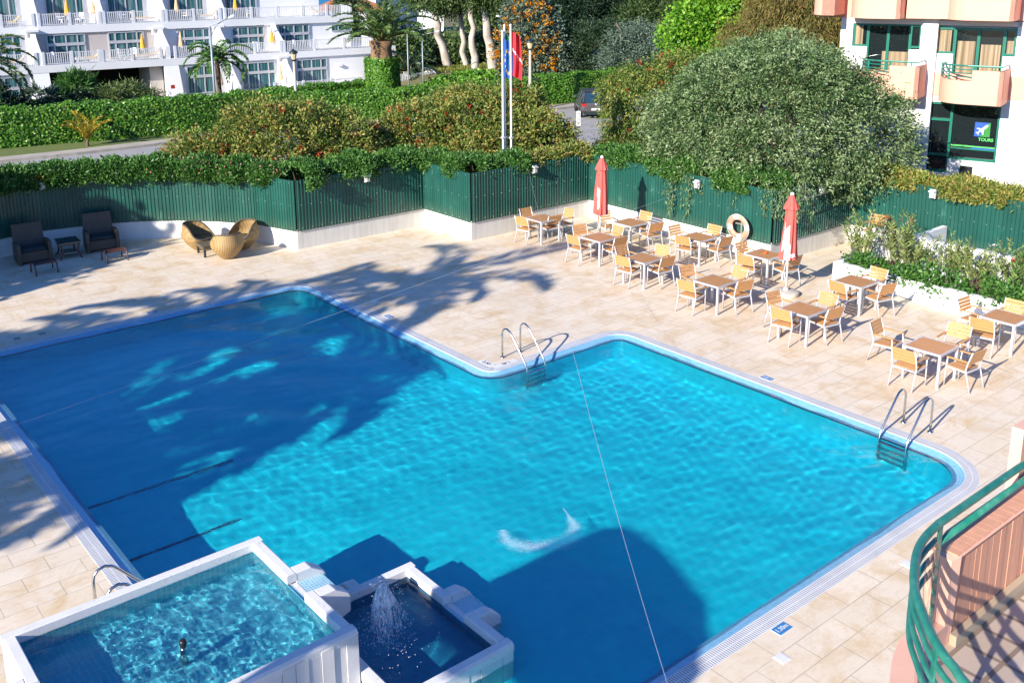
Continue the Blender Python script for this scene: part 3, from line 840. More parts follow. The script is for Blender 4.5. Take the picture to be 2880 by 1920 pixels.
scratch(m_bfw, (.50, .42, .34), .60, .78, 3, .5, (3, 3, .4))
def inner_wall(mb, P, z0, z1, mi=0):
    u = 0
    for i in range(len(P)-1):
        a, b_ = P[i], P[i+1]; L = math.hypot(b_[0]-a[0], b_[1]-a[1])
        mb.add([(*a, z0), (*b_, z0), (*b_, z1), (*a, z1)], [(0, 1, 2, 3), ], mi, [[(u, z0), (u+L, z0), (u+L, z1), (u, z1)]]); u += L
def rim_bar(name, a, b_, w, z, parent, h=.12, e=None):
    """chamfered coping bar, sits on the wall"""
    mb = MB(); a = Vector((*a, 0)); b_ = Vector((*b_, 0)); d = (b_-a).normalized(); nr = Vector((d.y, -d.x, 0))
    pr = [(-w/2, z-h), (-w/2, z-.012), (-w/2+.012, z), (w/2-.03, z), (w/2, z-.03), (w/2, z-h)]
    vs = [p + nr*x + Vector((0, 0, zz)) for p in (a, b_) for x, zz in pr]; n = len(pr)
    mb.add(vs, [(i, i+n, (i+1) % n+n, (i+1) % n) for i in range(n)]+[tuple(range(n)), tuple(range(n, 2*n))[::-1]])
    return mb.build(name, m_rim, parent)
def lip(parent, x0, x1, y0, y1, z, low=.22, ax='x'):
    """short wing wall whose end slopes down"""
    s = 1 if x1 > x0 else -1; L = abs(x1-x0)
    pr = [(0, z-.5), (0, z), (L*.5, z), (L*.92, z-low*.55), (L, z-low*.8), (L, z-low*1.9), (L*.35, z-.5)]
    if ax == 'x': vs = [(x0+s*t, y, zz) for y in (y0, y1) for t, zz in pr]
    else: vs = [(y, x0+s*t, zz) for y in (y0, y1) for t, zz in pr]
    n = len(pr); mb = MB(); mb.add(vs, [tuple(range(n)), tuple(range(n, 2*n))[::-1]]+[(i, i+n, (i+1) % n+n, (i+1) % n) for i in range(n)])
    bm = bmesh.new(); o = mb.build('wing_wall', m_rim, parent); bm.from_mesh(o.data); bmesh.ops.recalc_face_normals(bm, faces=bm.faces); bm.to_mesh(o.data); bm.free()
    md = o.modifiers.new('b', 'BEVEL'); md.width = .012
    return o
def basin(label, X0_, X1_, Y0_, Y1_, z, zw, zf, gap, lipx, zb, lin):
    t = thing('fountain_basin', label, 'basin', (0, 0, 0), 0, 'raised fountain basins'); w = .15
    g0, g1 = gap
    ins = [(X0_+w, Y0_+w), (X1_-w, Y0_+w), (X1_-w, Y1_-w), (X0_+w, Y1_-w)]
    mb = MB(); inner_wall(mb, [ins[0], ins[3], ins[2], ins[1], ins[0]][::-1], zf-.02, z-.127)
    mb.add([(*p, zf) for p in ins], [(0, 1, 2, 3)], 0, [[p for p in ins]]); sh = mb.build('lining', lin, t)
    # outer walls: board marked towards the camera
    o = MB(); zt = z-.07; e = .012
    n = int((X1_-X0_)/.165); bw_ = (X1_-X0_)/n; rnd = random.Random(int(X0_*9))
    for k in range(n):
        dd_ = rnd.uniform(0, .02); o.box((X0_+bw_*(k+.5), Y0_+.06-dd_/2, (zb+zt)/2), (bw_-.007, .10+dd_, zt-zb))
    o.box(((X0_+X1_)/2, Y0_+.075, (zb+zt)/2), (X1_-X0_-.01, .1, zt-zb-.01))
    o.build('front_wall', m_bfw, t)
    o = MB(); o.box(((X0_+X1_)/2, Y1_-w/2, (zb+zt)/2), (X1_-X0_-2*e, w-2*e, zt-zb)); o.build('back_wall', m_rim, t)
    for X, wings in ((X1_-w/2, True), (X0_+w/2, lipx[1])):
        o = MB()
        if wings:
            o.box((X, (Y0_+g0)/2, (zb+zt)/2), (w-2*e, g0-Y0_-.2, zt-zb)); o.box((X, (g1+Y1_)/2, (zb+zt)/2), (w-2*e, Y1_-g1-.2, zt-zb)); o.box((X, (g0+g1)/2, (zb+zw-.02)/2), (w-2*e, g1-g0+.25, zw-.02-zb))
        else: o.box((X, (Y0_+Y1_)/2, (zb+zt)/2), (w-2*e, Y1_-Y0_-.2, zt-zb))
        o.build('side_wall', m_rim, t)
    rim_bar('coping', (X0_, Y0_+w/2), (X1_, Y0_+w/2), w, z, t); rim_bar('coping', (X1_, Y1_-w/2), (X0_, Y1_-w/2), w, z, t)
    for X, s, wings in ((X1_-w/2, 1, True), (X0_+w/2, -1, lipx[1])):
        if wings:
            for a, b_ in ((Y0_+w, g0), (g1, Y1_-w)):
                rim_bar('coping', (X, a), (X, b_), w, z-.002, t) if s > 0 else rim_bar('coping', (X, b_), (X, a), w, z-.002, t)
            xe = X+s*w/2; lip(t, xe-.02*s, xe+s*lipx[0], g0-.17, g0, z-.004); lip(t, xe-.02*s, xe+s*lipx[0], g1, g1+.17, z-.004)
            sp = MB(); sp.add([(xe-s*.16, g0, zw-.015), (xe+s*(lipx[0]-.05), g0, zw-.05), (xe+s*(lipx[0]-.05), g1, zw-.05), (xe-s*.16, g1, zw-.015),
                (xe-s*.16, g0, zw-.35), (xe+s*(lipx[0]-.05), g0, zw-.13), (xe+s*(lipx[0]-.05), g1, zw-.13), (xe-s*.16, g1, zw-.35)],
                [(0,1,2,3) if s > 0 else (3,2,1,0), (1,5,6,2), (4,7,6,5)], 0, [[(0, 0), (.6, 0), (.6, g1-g0), (0, g1-g0)]]*3)
            sp.build('spout', m_bt2, t)
        else: rim_bar('coping', (X, Y0_+w), (X, Y1_-w), w, z-.002, t)
    return t, sh
for n in m_bt2.node_tree.nodes:
    if n.type == 'TEX_COORD':
        l = [l for l in m_bt2.node_tree.links if l.from_node == n][0]; m_bt2.node_tree.links.new(n.outputs['UV'], l.to_socket)
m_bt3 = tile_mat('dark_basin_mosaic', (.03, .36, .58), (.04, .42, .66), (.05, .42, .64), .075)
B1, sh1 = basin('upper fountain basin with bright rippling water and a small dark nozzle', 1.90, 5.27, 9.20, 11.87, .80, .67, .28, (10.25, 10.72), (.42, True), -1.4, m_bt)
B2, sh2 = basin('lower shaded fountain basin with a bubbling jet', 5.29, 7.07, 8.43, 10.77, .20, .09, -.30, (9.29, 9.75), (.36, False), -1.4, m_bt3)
lip(B2, 10.72, 11.12, 6.05, 6.22, .195, ax='y')
wr = random.Random(8); WB = []
for k in range(26):
    th = wr.uniform(0, 2*PI); lam = wr.choice((.11, .14, .18, .23, .30, .4)); WB.append((math.cos(th), math.sin(th), 2*PI/lam, .0016*(lam/.3)**1.15, wr.uniform(0, 6)))
WC = [(math.cos(t_), math.sin(t_), 2*PI/l_, .0012, p_) for t_, l_, p_ in ((.3, .3, 1), (1.2, .42, 2), (2.1, .25, 3), (2.9, .36, 4), (.8, .55, 5))]
mw1 = make_water('basin_water', (.85, .97, 1.0), .5, 7.0, .02); mw2 = make_water('lower_basin_water', (.80, .94, 1.0), .35, 4.0, .02)
m_rl = lambda x0, x1, y0, y1: (lambda X, Y: np.ones(X.shape, bool))
w1 = water_grid('basin_water', m_rl(0, 0, 0, 0), 2.045, 5.13, 9.345, 11.73, .67, .0245, mw1, lambda X, Y: npwave(X, Y, WB)); tag(w1, kind='structure')
def ring(X, Y):
    r = np.hypot(X-5.92, Y-9.62); return .010*np.cos(r*26)*np.exp(-r*1.8)+npwave(X, Y, WC)
w2 = water_grid('lower_basin_water', m_rl(0, 0, 0, 0), 5.435, 6.93, 8.575, 10.63, .09, .03, mw2, ring); tag(w2, kind='structure')
w1.cycles.is_caustics_caster = True; sh1.cycles.is_caustics_receiver = True
w2.cycles.is_caustics_caster = True; sh2.cycles.is_caustics_receiver = True
t = thing('fountain_nozzle', 'small dark nozzle standing in the bright upper basin', 'nozzle', (3.57, 10.38, .27))
MB().tube([(0, 0, 0), (0, 0, .42)], .035, 12).build('pipe', m_steel, t, True); MB().lathe([(.0, .52), (.03, .52), (.045, .50), (.045, .46), (.036, .45), (.036, .42)], n=14).build('head', MAT('black_plastic', (.02, .02, .02), .3), t, True)
# bubbling jet
m_foam, nt, b = new_mat('foaming_water'); c = coord(nt)
b.inputs['Base Color'].default_value = (.85, .93, 1.0, 1); b.inputs['Roughness'].default_value = .12; b.inputs['IOR'].default_value = 1.33; b.inputs['Transmission Weight'].default_value = .35
tp = nd(nt, 'ShaderNodeBsdfTransparent'); mx = nd(nt, 'ShaderNodeMixShader'); out = [n for n in nt.nodes if n.type == 'OUTPUT_MATERIAL'][0]
sz = nd(nt, 'ShaderNodeSeparateXYZ'); nt.links.new(c, sz.inputs[0])
f = noise(nt, 17, 7, mapping(nt, c, (1, 1, .28)), .8, 1.2)
thr = math_(nt, 'SUBTRACT', f, math_(nt, 'MULTIPLY', sz.outputs[2], .16))
nt.links.new(ramp(nt, thr, [(.33, 0.0), (.45, 1.0)]), mx.inputs[0])
nt.links.new(b.outputs[0], mx.inputs[1]); nt.links.new(tp.outputs[0], mx.inputs[2]); nt.links.new(mx.outputs[0], out.inputs[0])
t = thing('water_jet', 'white bubbling water jet falling back into the lower basin', 'fountain jet', (5.92, 9.62, .09))
def jet(prof, n, name, seed):
    rnd = random.Random(seed); vs = []; ph = [rnd.uniform(0, 6) for _ in range(6)]
    for j, (r, z) in enumerate(prof):
        for k in range(n):
            a = 2*PI*k/n; q = 1+.22*math.sin(3*a+ph[0]+z*3)+.12*math.sin(7*a+ph[1]+z*9)+.07*math.sin(13*a+ph[2]+z*14); vs.append((r*q*math.cos(a)+.03*math.sin(z*7), r*q*math.sin(a), z+.02*math.sin(5*a+ph[3])))
    mb = MB(); mb.add(vs, [(j*n+k, j*n+(k+1) % n, (j+1)*n+(k+1) % n, (j+1)*n+k) for j in range(len(prof)-1) for k in range(n)]); return mb.build(name, m_foam, t, True)
jet([(.19, .06), (.20, .20), (.19, .36), (.165, .50), (.125, .64), (.085, .74), (.045, .80), (.0, .81)], 56, 'bell', 4)
jet([(.05, .0), (.045, .2), (.055, .4), (.075, .55), (.085, .68), (.07, .78), (.03, .83), (0, .84)], 30, 'core', 5)
m_drop = MAT('water_drop', (.85, .93, 1.0), .08, 0, .05, 5, spec=1)
mb = MB(); rnd = random.Random(2)
for k in range(500):
    a = rnd.uniform(0, 2*PI); h_ = rnd.random(); r = (.12+.22*(1-h_)**.7)*rnd.uniform(.5, 1.25)
    if k > 300: h_ = .02*rnd.random(); r = abs(rnd.gauss(0, .30))+.05
    s = rnd.uniform(.002, .007); x, y, z = r*math.cos(a), r*math.sin(a), h_*.88+.01
    mb.add([(x+s, y, z), (x-s, y, z), (x, y+s, z), (x, y-s, z), (x, y, z+s*1.5), (x, y, z-s*1.3)], [(0,2,4), (2,1,4), (1,3,4), (3,0,4), (2,0,5), (1,2,5), (3,1,5), (0,3,5)])
o = mb.build('droplets', m_drop, t); o['kind'] = 'stuff'
# thin curtain of water at the lower spout
m_fall, nt, b = new_mat('falling_water'); c = coord(nt); b.inputs['Base Color'].default_value = (.75, .88, .95, 1); b.inputs['Roughness'].default_value = .1
tp = nd(nt, 'ShaderNodeBsdfTransparent'); mx = nd(nt, 'ShaderNodeMixShader'); out = [n for n in nt.nodes if n.type == 'OUTPUT_MATERIAL'][0]
nt.links.new(ramp(nt, noise(nt, 30, 3, mapping(nt, c, (1, 1, .05))), [(.45, .15), (.6, .95)]), mx.inputs[0]); nt.links.new(b.outputs[0], mx.inputs[1]); nt.links.new(tp.outputs[0], mx.inputs[2]); nt.links.new(mx.outputs[0], out.inputs[0])
mb = MB(); vs = []
for j in range(8):
    for k in range(14): y = 9.31+.42*k/13; vs.append((7.40+.07*(j/7)**.5+.004*math.sin(k*2), y, .03-.09*j/7))
mb.add(vs, [(j*14+k, j*14+k+1, (j+1)*14+k+1, (j+1)*14+k) for j in range(7) for k in range(13)])
tag(mb.build('water_curtain', m_fall, None, True), 'thin water curtain falling from the lower basin spout', 'waterfall')

# pale see-through strip that paints a bright reflection onto the big pool
m_reflect, nt, b = new_mat('painted_reflection'); c = coord(nt, 'UV'); b.inputs['Base Color'].default_value = (.70, .84, .92, 1); b.inputs['Roughness'].default_value = .25
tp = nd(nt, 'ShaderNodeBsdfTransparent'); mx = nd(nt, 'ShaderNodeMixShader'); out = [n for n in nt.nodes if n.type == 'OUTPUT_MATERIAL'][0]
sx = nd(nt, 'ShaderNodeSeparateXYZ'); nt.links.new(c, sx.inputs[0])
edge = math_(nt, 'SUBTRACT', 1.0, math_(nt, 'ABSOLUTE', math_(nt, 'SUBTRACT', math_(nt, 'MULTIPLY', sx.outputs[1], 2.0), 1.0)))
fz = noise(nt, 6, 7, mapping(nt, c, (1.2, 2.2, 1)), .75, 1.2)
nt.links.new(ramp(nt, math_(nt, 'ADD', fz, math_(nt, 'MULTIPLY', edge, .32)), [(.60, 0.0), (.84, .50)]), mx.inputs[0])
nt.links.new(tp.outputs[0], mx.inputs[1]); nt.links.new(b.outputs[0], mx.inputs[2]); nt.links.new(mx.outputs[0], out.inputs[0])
mb = MB(); BP = smooth_path_(STREAK)
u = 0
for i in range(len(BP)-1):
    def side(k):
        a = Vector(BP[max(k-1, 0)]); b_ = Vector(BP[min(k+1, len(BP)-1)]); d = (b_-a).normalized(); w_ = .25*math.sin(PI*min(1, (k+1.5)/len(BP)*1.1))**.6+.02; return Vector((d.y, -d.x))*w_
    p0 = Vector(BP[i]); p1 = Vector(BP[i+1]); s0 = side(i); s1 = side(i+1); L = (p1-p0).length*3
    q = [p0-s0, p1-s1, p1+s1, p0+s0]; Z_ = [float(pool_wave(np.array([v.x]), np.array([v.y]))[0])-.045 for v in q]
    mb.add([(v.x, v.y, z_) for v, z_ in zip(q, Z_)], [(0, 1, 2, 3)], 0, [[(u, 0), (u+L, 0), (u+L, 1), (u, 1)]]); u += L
tag(mb.build('painted_reflection', m_reflect, None, True), 'pale curved streak painted as a reflection on the sunlit pool surface', 'foam', kind='stuff')
# ------------------------------------------------------------------ ground, road, kerbs
def hgt(x, y):
    def ss(t): t = min(1, max(0, t)); return t*t*(3-2*t)
    f = ss((50-x)/12)*ss((y-52.5)/5)*2.2
    if y > 150: f *= max(0, 1-(y-150)/60)
    return hgt0(x, y) - f
def hgt0(x, y):
    d = max(0, y-56-.10*(x-30)); z = -.02 - .00055*d*d if d < 60 else -2.0-.02*(d-60)
    if d > 200: z -= .12*(d-200)
    return max(z, -20)
m_ground, nt, b = new_mat('ground'); c = coord(nt)
g1 = ramp(nt, noise(nt, .12, 6, c, .6), [(.35, (.30, .22, .12)), (.5, (.12, .13, .04)), (.62, (.24, .18, .09)), (.75, (.06, .09, .025))])
nt.links.new(mixc(nt, ramp(nt, noise(nt, 2.5, 5, c), [(.3, 0.0), (.7, .5)]), g1, (.10, .10, .03)), b.inputs['Base Color']); b.inputs['Roughness'].default_value = .95
bump(nt, b, noise(nt, 3, 5, c), .6, .1)
mb = MB()
gxs = [-900, -500, -250, -120] + list(range(-60, 4, 8)) + list(range(4, 76, 4)) + list(range(76, 140, 8)) + [140, 220, 350, 600, 1000]
gys = [-60, -30] + list(range(-16, 48, 8)) + list(range(48, 72, 2)) + list(range(72, 168, 8)) + [168, 190, 215, 235, 250, 270, 300, 420, 600]
idx = {}
for i, x in enumerate(gxs):
    for j, y in enumerate(gys): idx[(i, j)] = len(mb.v); mb.v.append((x, y, hgt(x, y)))
for i in range(len(gxs)-1):
    for j in range(len(gys)-1):
        if gxs[i] >= -4 and gxs[i+1] <= 20 and gys[j] >= 0 and gys[j+1] <= 32: continue
        mb.f.append((idx[(i, j)], idx[(i+1, j)], idx[(i+1, j+1)], idx[(i, j+1)])); mb.m.append(0)
# the cells above leave a hole 0..20 x 0..24 for the pool; close what lies outside the pool shell
ground = mb.build('ground', m_ground, smooth=True); tag(ground, kind='structure')
m_sea, nt, b = new_mat('sea_water'); c = coord(nt)
nt.links.new(ramp(nt, noise(nt, .02, 6, mapping(nt, c, (1, 3, 1))), [(.35, (.02, .16, .30)), (.7, (.03, .24, .40))]), b.inputs['Base Color'])
b.inputs['Roughness'].default_value = .35; bump(nt, b, noise(nt, .35, 5, mapping(nt, c, (1, 2.5, 1))), .8, .5)
mb = MB(); mb.add([(-9000, 250, -17), (9000, 250, -17), (14000, 16000, -17), (-14000, 16000, -17)], [(0,1,2,3)])
tag(mb.build('sea', m_sea), kind='structure')

m_asph, nt, b = new_mat('pale_asphalt'); c = coord(nt)
a1 = ramp(nt, noise(nt, .5, 6, mapping(nt, c, (1, 3, 1), (0, 0, R(-12))), .7), [(.35, (.30, .285, .28)), (.55, (.38, .36, .35)), (.75, (.33, .31, .30))])
crk = ramp(nt, noise(nt, .9, 5, mapping(nt, c, (.4, 3, 1), (0, 0, R(-10))), .7, 1.5), [(.485, 0.0), (.5, 1.0), (.515, 0.0)])
nt.links.new(mixc(nt, math_(nt, 'MULTIPLY', crk, .55), a1, (.13, .12, .12)), b.inputs['Base Color']); b.inputs['Roughness'].default_value = .9
bump(nt, b, noise(nt, 60, 3, c), .3, .01)
m_pave = MAT('pavement_slabs', (.50, .44, .37), .85, 0, .25, 1.2, .3, 30)
m_kerb = MAT('kerb_stone', (.46, .42, .36), .85, 0, .3, 2.0, .4, 30)
m_grass = MAT('lawn', (.10, .16, .03), .95, 0, .4, 3.0, .8, 40, col2=(.16, .17, .05))
KB = [(-14, 51.0), (4, 49.7), (10.6, 49.25), (14, 48.95), (19.3, 48.9), (24, 49.3), (26.6, 48.9), (28.9, 47.9), (31.5, 46.6), (34, 45.3), (37.3, 44.55), (40, 44.75), (43.4, 44.8), (50, 45.5), (60, 46)]
def offs(P, d):
    out = []
    for i, p in enumerate(P):
        a = Vector(P[max(i-1, 0)]); b_ = Vector(P[min(i+1, len(P)-1)]); t_ = (b_-a).normalized(); out.append((p[0]-t_.y*d, p[1]+t_.x*d))
    return out
def flat(P, Q, z, name, mat):
    mb = MB(); strip(mb, P, Q, z, z, 0, False); return mb.build(name, mat)
road_low = [(-14, 33.5), (0, 34.0), (10, 34.4), (16, 29.5), (22, 28.6), (24, 27.6), (27, 26.4), (30, 25), (31.5, 24), (33, 22), (36, 21), (40, 21), (46, 22), (52, 22), (60, 22)]
tag(flat(road_low, KB, .0, 'road', m_asph), kind='structure')
mb = MB(); K1 = offs(KB, .16)
strip(mb, KB, KB, 0, .13, 0, False); strip(mb, KB, K1, .13, .13, 0, False)
tag(mb.build('kerb', m_kerb), kind='structure')
tag(flat(K1, offs(KB, 1.0), .13, 'pavement', m_pave), kind='structure')
GB = offs(KB, 1.0); GQ = offs(KB, 3.4)
tag(flat(GB[:8], GQ[:8], .125, 'lawn_strip', m_grass), kind='structure')
tag(flat(GB[7:], GQ[7:], .12, 'verge', MAT('dry_verge', (.30, .26, .12), .95, 0, .4, 2, .6, 30, col2=(.16, .17, .05))), kind='structure')
# planting bed behind the fences
m_bed = MAT('bed_soil', (.16, .11, .065), .95, 0, .4, 3, .8, 20)
tag(MB().prism([(-6, 33.4), (3, 31.5), (7, 33.0), (10, 32.6), (12.9, 30.8), (14.3, 27.5), (19.2, 27.4), (19.2, 24.9), (24.4, 24.8), (24.3, 17.0), (28.0, 16.9), (28.0, 2), (31.5, 2), (31, 14), (31, 22), (27.3, 25.6), (20, 28.3), (15.8, 29), (13.4, 32.6), (9.5, 34.2), (5, 34.2), (-6, 34)], 0, .9).build('planting_bed', m_bed), kind='structure')

# ------------------------------------------------------------------ white terraced apartment block (local x along facade, y = 0 rail plane of upper row)
m_bw = MAT('white_render', (.84, .83, .83), .7, 0, .06, .6, .1, 8)
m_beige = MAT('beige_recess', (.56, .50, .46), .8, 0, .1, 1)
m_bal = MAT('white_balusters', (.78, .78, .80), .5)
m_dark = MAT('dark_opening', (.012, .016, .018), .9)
m_alum = MAT('window_aluminium', (.60, .60, .62), .4, .2)
m_wg, nt, b = new_mat('curtained_glass'); c = coord(nt)
cur = ramp(nt, noise(nt, 7, 3, mapping(nt, c, (1, 1, .03))), [(.36, (.020, .085, .10)), (.5, (.045, .15, .17)), (.60, (.20, .27, .27)), (.70, (.05, .14, .16))])
nt.links.new(cur, b.inputs['Base Color']); b.inputs['Roughness'].default_value = .08; b.inputs['Specular IOR Level'].default_value = .5
BLD = thing('apartment_block', 'long white terraced apartment block with balconies and teal curtained windows', 'building', (32.0, 78.0, 0), R(-6))
X0 = 32.0
def bx(mb, x0, x1, y0, y1, z0, z1): mb.box(((x0+x1)/2-X0, (y0+y1)/2, (z0+z1)/2), (x1-x0, y1-y0, z1-z0)); return mb
R1, R2, R3 = 4.60, 1.90, -.95
walls = MB()
# upper storey
bx(walls, 2, 44.0, 2.02, 9, R1, 8.6)
bx(walls, 2, 46.0, .02, 9, R2, R1)          # middle storey mass, front at y 0 = window plane of row 2
# right part lower mass
bx(walls, 29.3, 49.3, -2.0, 6, -6, R2)
bx(walls, 2, 20.4, -2.0, 6, -6, R2)
bx(walls, 20.4, 29.3, 3.5, 6, -6, R2)       # back of the open porch
# fascias
bx(walls, 2, 46.2, -.16, .02, 4.05, R1+.02); bx(walls, 2, 46.2, -.14, 2.02, R1-.1, R1)
bx(walls, 2, 47.2, -2.16, -2.0, 1.38, R2+.02); bx(walls, 2, 47.2, -2.14, .02, R2-.12, R2)
bx(walls, 20.4, 29.3, -2.1, 3.5, 1.4, R2-.13)
bx(walls, 36.0, 50.6, -7.0, -2.0, -6, R3+.02)
walls.build('wall', m_bw, BLD)
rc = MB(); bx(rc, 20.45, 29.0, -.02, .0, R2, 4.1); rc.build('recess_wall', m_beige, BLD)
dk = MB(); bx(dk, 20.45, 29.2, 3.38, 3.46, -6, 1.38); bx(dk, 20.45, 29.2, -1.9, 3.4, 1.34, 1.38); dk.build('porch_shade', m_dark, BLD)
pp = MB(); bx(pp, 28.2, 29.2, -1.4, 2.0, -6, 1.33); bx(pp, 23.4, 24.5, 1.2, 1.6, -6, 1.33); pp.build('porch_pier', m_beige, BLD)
def window(x0, x1, y, z0, z1, transom=True):
    f = MB(); cx = (x0+x1)/2-X0; w = x1-x0
    zt = z0+(z1-z0)*.62 if transom else z1
    for k in (0, .19, .5, .81, 1): f.box((x0-X0+w*k, y-.03, (z0+z1)/2), (.09, .08, z1-z0))
    f.box((cx, y-.03, z0+.04), (w, .08, .08)).box((cx, y-.03, z1-.04), (w, .08, .08))
    if transom: f.box((cx, y-.04, zt), (w, .09, .22))
    fr = f.build('window', m_alum, BLD)
    MB().box((cx, y-.012, (z0+z1)/2), (w, .02, z1-z0)).build('pane', m_wg, fr)
for a, b_ in ((13.0, 16.0), (17.2, 19.75), (21.8, 24.5), (26.3, 29.0), (31.05, 33.8), (35.6, 38.3)): window(a, b_, 2.0, R1+.05, 6.75, False)
for a, b_ in ((12.6, 15.6), (16.8, 19.5), (31.0, 33.5), (35.4, 38.1), (39.4, 42.1)): window(a, b_, 0, R2+.1, 3.98)
for a, b_ in ((21.3, 23.95), (25.7, 28.3)): window(a, b_, -.03, R2+.1, 3.98)
for a, b_ in ((12.2, 15.2), (16.4, 19.3), (30.9, 33.6), (35.3, 38.1), (40.0, 42.7)): window(a, b_, -2.0, R3, 1.22)
w = MB()
for k in range(4): bx(w, 44.2+k*.62-.03, 44.2+k*.62+.03, -.06, 0, 3.3, 3.82)
bx(w, 44.2, 46.1, -.06, 0, 3.78, 3.85); bx(w, 44.2, 46.1, -.06, 0, 3.27, 3.34); fr = w.build('window', m_alum, BLD)
w = MB(); bx(w, 44.2, 46.1, -.02, -.005, 3.3, 3.8); w.build('pane', m_wg, fr)
def railing(x0, x1, y, zf, h=.88, part='railing', solid=()):
    r = MB(); n = int((x1-x0)/.145)
    r.box(((x0+x1)/2-X0, y, zf+h), (x1-x0, .06, .05)); r.box(((x0+x1)/2-X0, y, zf+.1), (x1-x0, .05, .05))
    for k in range(n+1):
        x = x0+(x1-x0)*k/n; r.box((x-X0, y, zf+h/2+.03), (.055, .05, h-.06))
    k = x0
    while k <= x1+.01: r.box((k-X0, y-.01, zf+h/2+.04), (.2, .1, h+.1)); k += (x1-x0)/max(1, round((x1-x0)/2.3))
    r.build(part, m_bal, BLD)
for a, b_ in ((12.0, 20.5), (20.9, 25.2), (25.5, 29.9), (30.2, 34.5), (34.9, 46.0)): railing(a, b_, -.08, R1)
for a, b_ in ((12.0, 20.1), (20.6, 24.5), (24.7, 29.0), (30.1, 34.0), (34.3, 38.7), (39.0, 47.0)): railing(a, b_, -2.08, R2)
railing(36.2, 50.4, -6.9, R3, .9)
r_ = MB(); bx(r_, 50.3, 50.6, -7, -2, R3, .15); r_.build('end_wall', m_bw, BLD)
rr3 = MB()
for y0, y1, x in ((-.08, 2, 46.0), (-2.08, 0, 47.0)):
    z = R1 if y1 == 2 else R2
    rr3.box((x-X0, (y0+y1)/2, z+.88), (.06, y1-y0, .05))
    for k in range(12): rr3.box((x-X0, y0+(y1-y0)*k/12, z+.44), (.05, .05, .86))
rr3.build('side_railing', m_bal, BLD)
def fin(x, y0, y1, zf, ztop, w=.34):
    """buttress wall between balconies with a sloping front"""
    m = MB(); h = ztop-zf; x -= X0
    prof = [(y1, zf), (y0, zf), (y0, zf+.95), (y0+.25, zf+1.0), (y1-.55, zf+h*.86), (y1-.4, ztop), (y1, ztop)]
    vs = [(x-w/2, y, z) for y, z in prof] + [(x+w/2, y, z) for y, z in prof]; n = len(prof)
    m.add(vs, [tuple(range(n))[::-1], tuple(range(n, 2*n))] + [(i, (i+1) % n, n+(i+1) % n, n+i) for i in range(n)])
    m.build('balcony_fin', m_bw, BLD)
for x in (16.4, 20.7, 25.35, 30.05, 34.75): fin(x, -.1, 2.0, R1, 7.2)
for x in (16.1, 20.35, 29.55, 34.15, 38.85): fin(x, -2.1, 0, R2, R1-.5)
for x in (15.9, 34.2, 38.9): fin(x, -4.4, -2, R3-.3, R2-.5)
for (xa, ya, yb) in ((29.7, -4.2, -2.0), (20.3, -4.0, -2.0)):
    m_ = MB()
    vs = [(xa-.55-X0, yb, 1.9), (xa+.55-X0, yb, 1.9), (xa+.75-X0, ya, -6), (xa-.75-X0, ya, -6), (xa-.55-X0, -2, -6), (xa+.55-X0, -2, -6)]
    m_.add(vs, [(0,3,2,1), (1,2,5), (0,4,3)])
    m_.build('buttress', m_bw, BLD)
# scuppers and down pipes
sc = MB()
for x, y, z in ((29.4, -.3, 4.15), (34.2, -.3, 4.1), (38.8, -2.3, 1.55), (33.9, -2.3, 1.5), (20.3, -.3, 4.3)):
    sc.box((x-X0, y, z), (.9, .25, .16)); sc.box((x-X0-.4, y+.1, z-.25), (.12, .12, .5))
sc.build('scupper', m_bw, BLD)
lp = MB().box((43.9-X0, -2.1, .55), (.35, .2, .18)).box((39.3-X0, 1.9, 6.6), (.3, .2, .18)); lp.build('wall_lamp', m_bw, BLD)
rs = MB().box((29.4-X0, -3.2, -.15), (.3, .05, .28)); rs.build('notice', MAT('red_notice', (.45, .03, .02), .6), BLD)
bpy.context.view_layer.update(); BM = BLD.matrix_basis.copy()
def onb(x, y, z): v = BM @ Vector((x-X0, y, z)); return (v.x, v.y, v.z)
# loose balcony things
m_yel = MAT('yellow_canvas', (.80, .42, .04), .8, 0, .2, 4); m_ylp = MAT('faded_yellow_canvas', (.74, .52, .30), .8, 0, .2, 4)
def bumb(x, y, z, label, m=m_yel, h=2.0):
    t = thing('folded_parasol', label, 'parasol', onb(x, y, z), 0, 'folded parasols on the white balconies')
    MB().tube([(0, 0, 0), (0, 0, h)], .03, 6).build('pole', m_bal, t)
    MB().lathe([(.20, h-1.3), (.22, h-1.15), (.12, h-.5), (.03, h)], n=8).build('canopy', m, t)
for a in ((17.0, 1.0, R1, 'pale folded parasol on the upper balcony at far left', m_ylp), (23.1, .9, R1, 'yellow folded parasol before the second upper balcony window'),
          (25.0, 1.2, R1, 'brownish folded parasol beside the upper balcony fin', m_ylp), (31.3, .8, R1, 'pale folded parasol on the upper balcony right of middle', m_ylp),
          (36.1, .8, R1, 'yellow folded parasol behind the street lamp head on the upper balcony'), (27.9, -1.2, R2, 'yellow folded parasol on the recessed middle balcony'),
          (30.9, -1.0, R2, 'pale folded parasol beside the white fin on the middle row', m_ylp), (38.2, -3.0, R3, 'pale folded parasol before ground floor window near the lantern', m_ylp),
          (33.0, -3.6, R3, 'cream folded parasol left of the thin palm trunk', m_ylp), (17.0, -3.6, R3-.4, 'yellow folded parasol by the fan palm at left'),
          (47.9, -5.0, R3+.1, 'yellow folded parasol on the end terrace right of ivy palm'), (38.4, -1.0, R2, 'bright yellow parasol on the white middle balcony right side', m_yel)):
    bumb(a[0], a[1], a[2], a[3], a[4] if len(a) > 4 else m_yel)
m_lng = MAT('cream_cushion', (.72, .52, .30), .8, 0, .15, 6)
